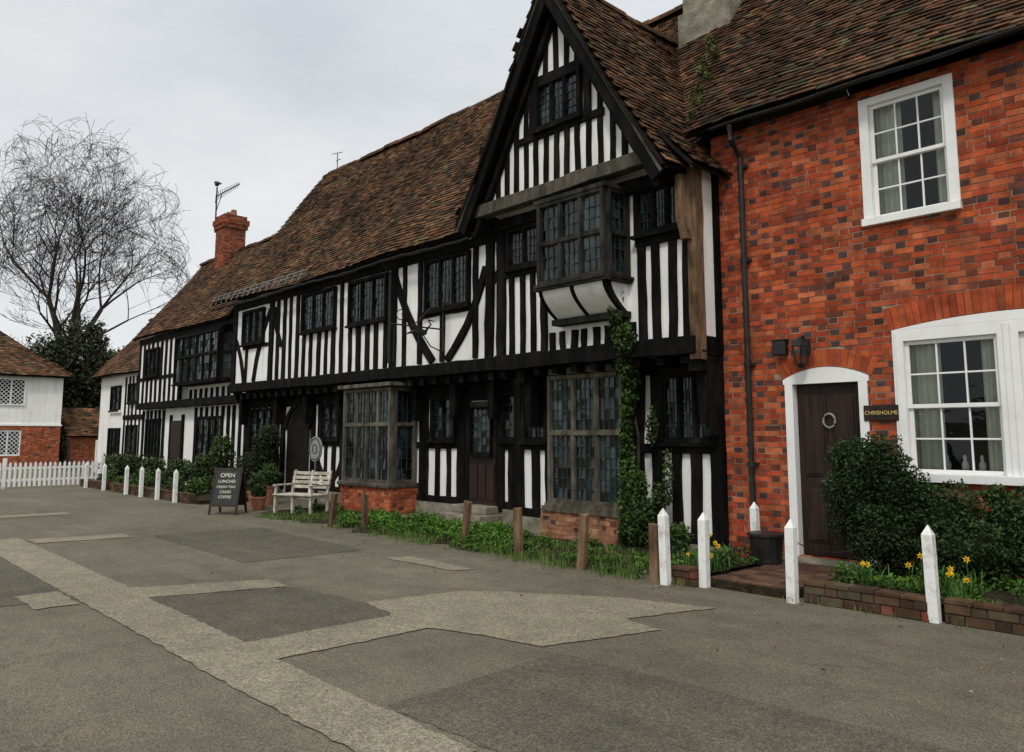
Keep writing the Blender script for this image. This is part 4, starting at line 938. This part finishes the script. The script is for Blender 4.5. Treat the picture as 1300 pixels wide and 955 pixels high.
# ------------------------------------------------------------------ trees
def baretree(seed,levels=7,H=22,spread=1.0,rmin=.02,trunk=.27,rk=.026,side=.75,Rm=6.3):
    rr=random.Random(seed); g=MB(); zc=H*.62
    def br(p,d,L,r,lv):
        n=3 if lv>1 else 2; pts=[p]; rad=[max(r,rmin)]; q=Vector(p); dd=Vector(d)
        for i in range(n):
            dd=dd+Vector((rr.uniform(-1,1),rr.uniform(-1,1),rr.uniform(-.5,.7)))*.17
            e=(q.x/Rm)**2+(q.y/Rm)**2+((q.z-zc)/(H*.42))**2
            if e>.85 and lv<levels-1: dd+=Vector((-q.x/Rm,-q.y/Rm,-(q.z-zc)/(H*.42)))*.35*(e-.6)
            dd.normalize(); q=q+dd*L/n; pts.append(q.copy()); rad.append(max(rmin,r*(1-.35*(i+1)/n)))
            if lv<levels and lv>0 and i<n-1 and rr.random()<side:
                s=(dd*.7+Vector((rr.uniform(-1,1),rr.uniform(-1,1),rr.uniform(-.3,.5)))*.95*spread).normalized(); br(q.copy(),s,L*rr.uniform(.5,.8),r*.42,lv-1)
        g.tube([tuple(x) for x in pts],rad,8 if lv>5 else (5 if lv>3 else 3),caps=False)
        if lv>0:
            k=rr.choice((2,2,3)) if lv<levels else 5
            for i in range(k):
                t=6.283*(i+rr.uniform(-.25,.25))/k; o=Vector((math.cos(t),math.sin(t),0))*(.6 if lv>=levels-1 else .7)*rr.uniform(.5,1.25)*spread
                s=(dd*.9+o+Vector((0,0,.12))).normalized(); br(q.copy(),s,L*rr.uniform(.68,.86),rad[-1]*rr.uniform(.6,.78),lv-1)
    br(Vector((0,0,0)),Vector((0,0,1)),H*trunk,H*rk,levels); return g
t=baretree(12,7,22.5,.95,.013,.30,.026,.5,6.6).build('bare_tree','bark'); t.location=(-66.3,16.4,0)
t2=baretree(9,5,13,1.1,.02,Rm=5).build('bare_tree','bark'); t2.location=(-80,12,0)
for (x,y,s,r) in ((-92,20,1.05,1),(-88,4,1.0,2),(-70,27,.95,3),(-75,36,1.0,4),(-100,26,1.2,5),(-84,31,1.1,2.2),(-84,8,1.15,.6)):
    o=bpy.data.objects.new('bare_tree',t2.data); o.location=(x,y,0); o.scale=(s,s,s); o.rotation_euler=(0,0,r); scene.collection.objects.link(o)
bush('evergreen_tree',[(-55,13.8,6.2,1.7,1.7,2.5),(-56,12.4,5.0,1.5,1.5,2.8),(-54.5,15.8,4.8,1.9,1.8,2.4),(-57,14.5,3.5,3,3,3),(-53,17.2,4.4,1.5,1.5,2.0),(-56,11.4,3.2,1.5,1.4,1.9),(-55.5,14.8,7.6,.8,.8,1.2)],24000,.14,(.04,.048,.022),51)
bush('distant_tree_mass',[(-85,-10+i*7+R.uniform(-2,2),3,4,4,3.2+R.uniform(-1,1)) for i in range(10)],16000,.4,(.04,.042,.025),52)
bush('hedge',[(-49,12.6+i*.9,1.1,.8,.6,.9) for i in range(-1,5)],4000,.09,(.03,.05,.015),53)

# ------------------------------------------------------------------ world, sun, camera
w=bpy.data.worlds.new('World'); scene.world=w; w.use_nodes=True; nt=w.node_tree; bg=nt.nodes['Background']
sky=N(nt,'ShaderNodeTexSky',sky_type='NISHITA'); sky.sun_disc=False; sky.sun_elevation=math.radians(48); sky.sun_rotation=math.radians(147)
tc=N(nt,'ShaderNodeTexCoord'); sep=N(nt,'ShaderNodeSeparateXYZ'); nt.links.new(tc.outputs['Generated'],sep.inputs[0])
rp=N(nt,'ShaderNodeValToRGB'); nt.links.new(sep.outputs['Z'],rp.inputs['Fac'])
cr=rp.color_ramp; cr.elements[0].position=0; cr.elements[0].color=(.74,.76,.77,1); cr.elements[1].position=1; cr.elements[1].color=(1.0,1.0,1.0,1)
e1=cr.elements.new(.15); e1.color=(.79,.805,.815,1); e2=cr.elements.new(.5); e2.color=(.73,.75,.77,1)
nf=noise(nt,tc.outputs['Generated'],1.8,7,.55,(1,1,2.6)); cl=ramp(nt,nf,.32,.66,(.82,.85,.88,1),(1.12,1.11,1.09,1))
c=mix(nt,1.0,rp.outputs['Color'],cl,'MULTIPLY')
c10=mix(nt,1.0,c,(10.5,10.5,10.5,1),'MULTIPLY'); 
c=mix(nt,.93,sky.outputs['Color'],c10)
zz=N(nt,'ShaderNodeMapRange'); zz.inputs['From Min'].default_value=.45; zz.inputs['From Max'].default_value=1; zz.inputs['To Min'].default_value=1; zz.inputs['To Max'].default_value=1.6
nt.links.new(sep.outputs['Z'],zz.inputs['Value']); vm=N(nt,'ShaderNodeVectorMath',operation='SCALE'); nt.links.new(c,vm.inputs[0]); nt.links.new(zz.outputs[0],vm.inputs['Scale'])
nt.links.new(vm.outputs[0],bg.inputs['Color']); bg.inputs['Strength'].default_value=.1
L=bpy.data.lights.new('sun','SUN'); L.energy=1.5; L.angle=math.radians(10); L.color=(1,.96,.9); so=bpy.data.objects.new('sun',L); scene.collection.objects.link(so)
so.rotation_euler=Vector((-.45,.7,-.93)).to_track_quat('-Z','Y').to_euler()
cam=bpy.data.cameras.new('camera'); co=bpy.data.objects.new('camera',cam); scene.collection.objects.link(co); scene.camera=co
cam.sensor_width=36; cam.lens=1000/1300*36; cam.clip_end=1500; cam.shift_y=-45.5/1300
th=math.radians(6.9); al=math.radians(43)
d=Vector((-math.cos(al)*math.cos(th),math.sin(al)*math.cos(th),math.sin(th)))
co.location=(0,0,1.6); co.rotation_euler=d.to_track_quat('-Z','Y').to_euler()
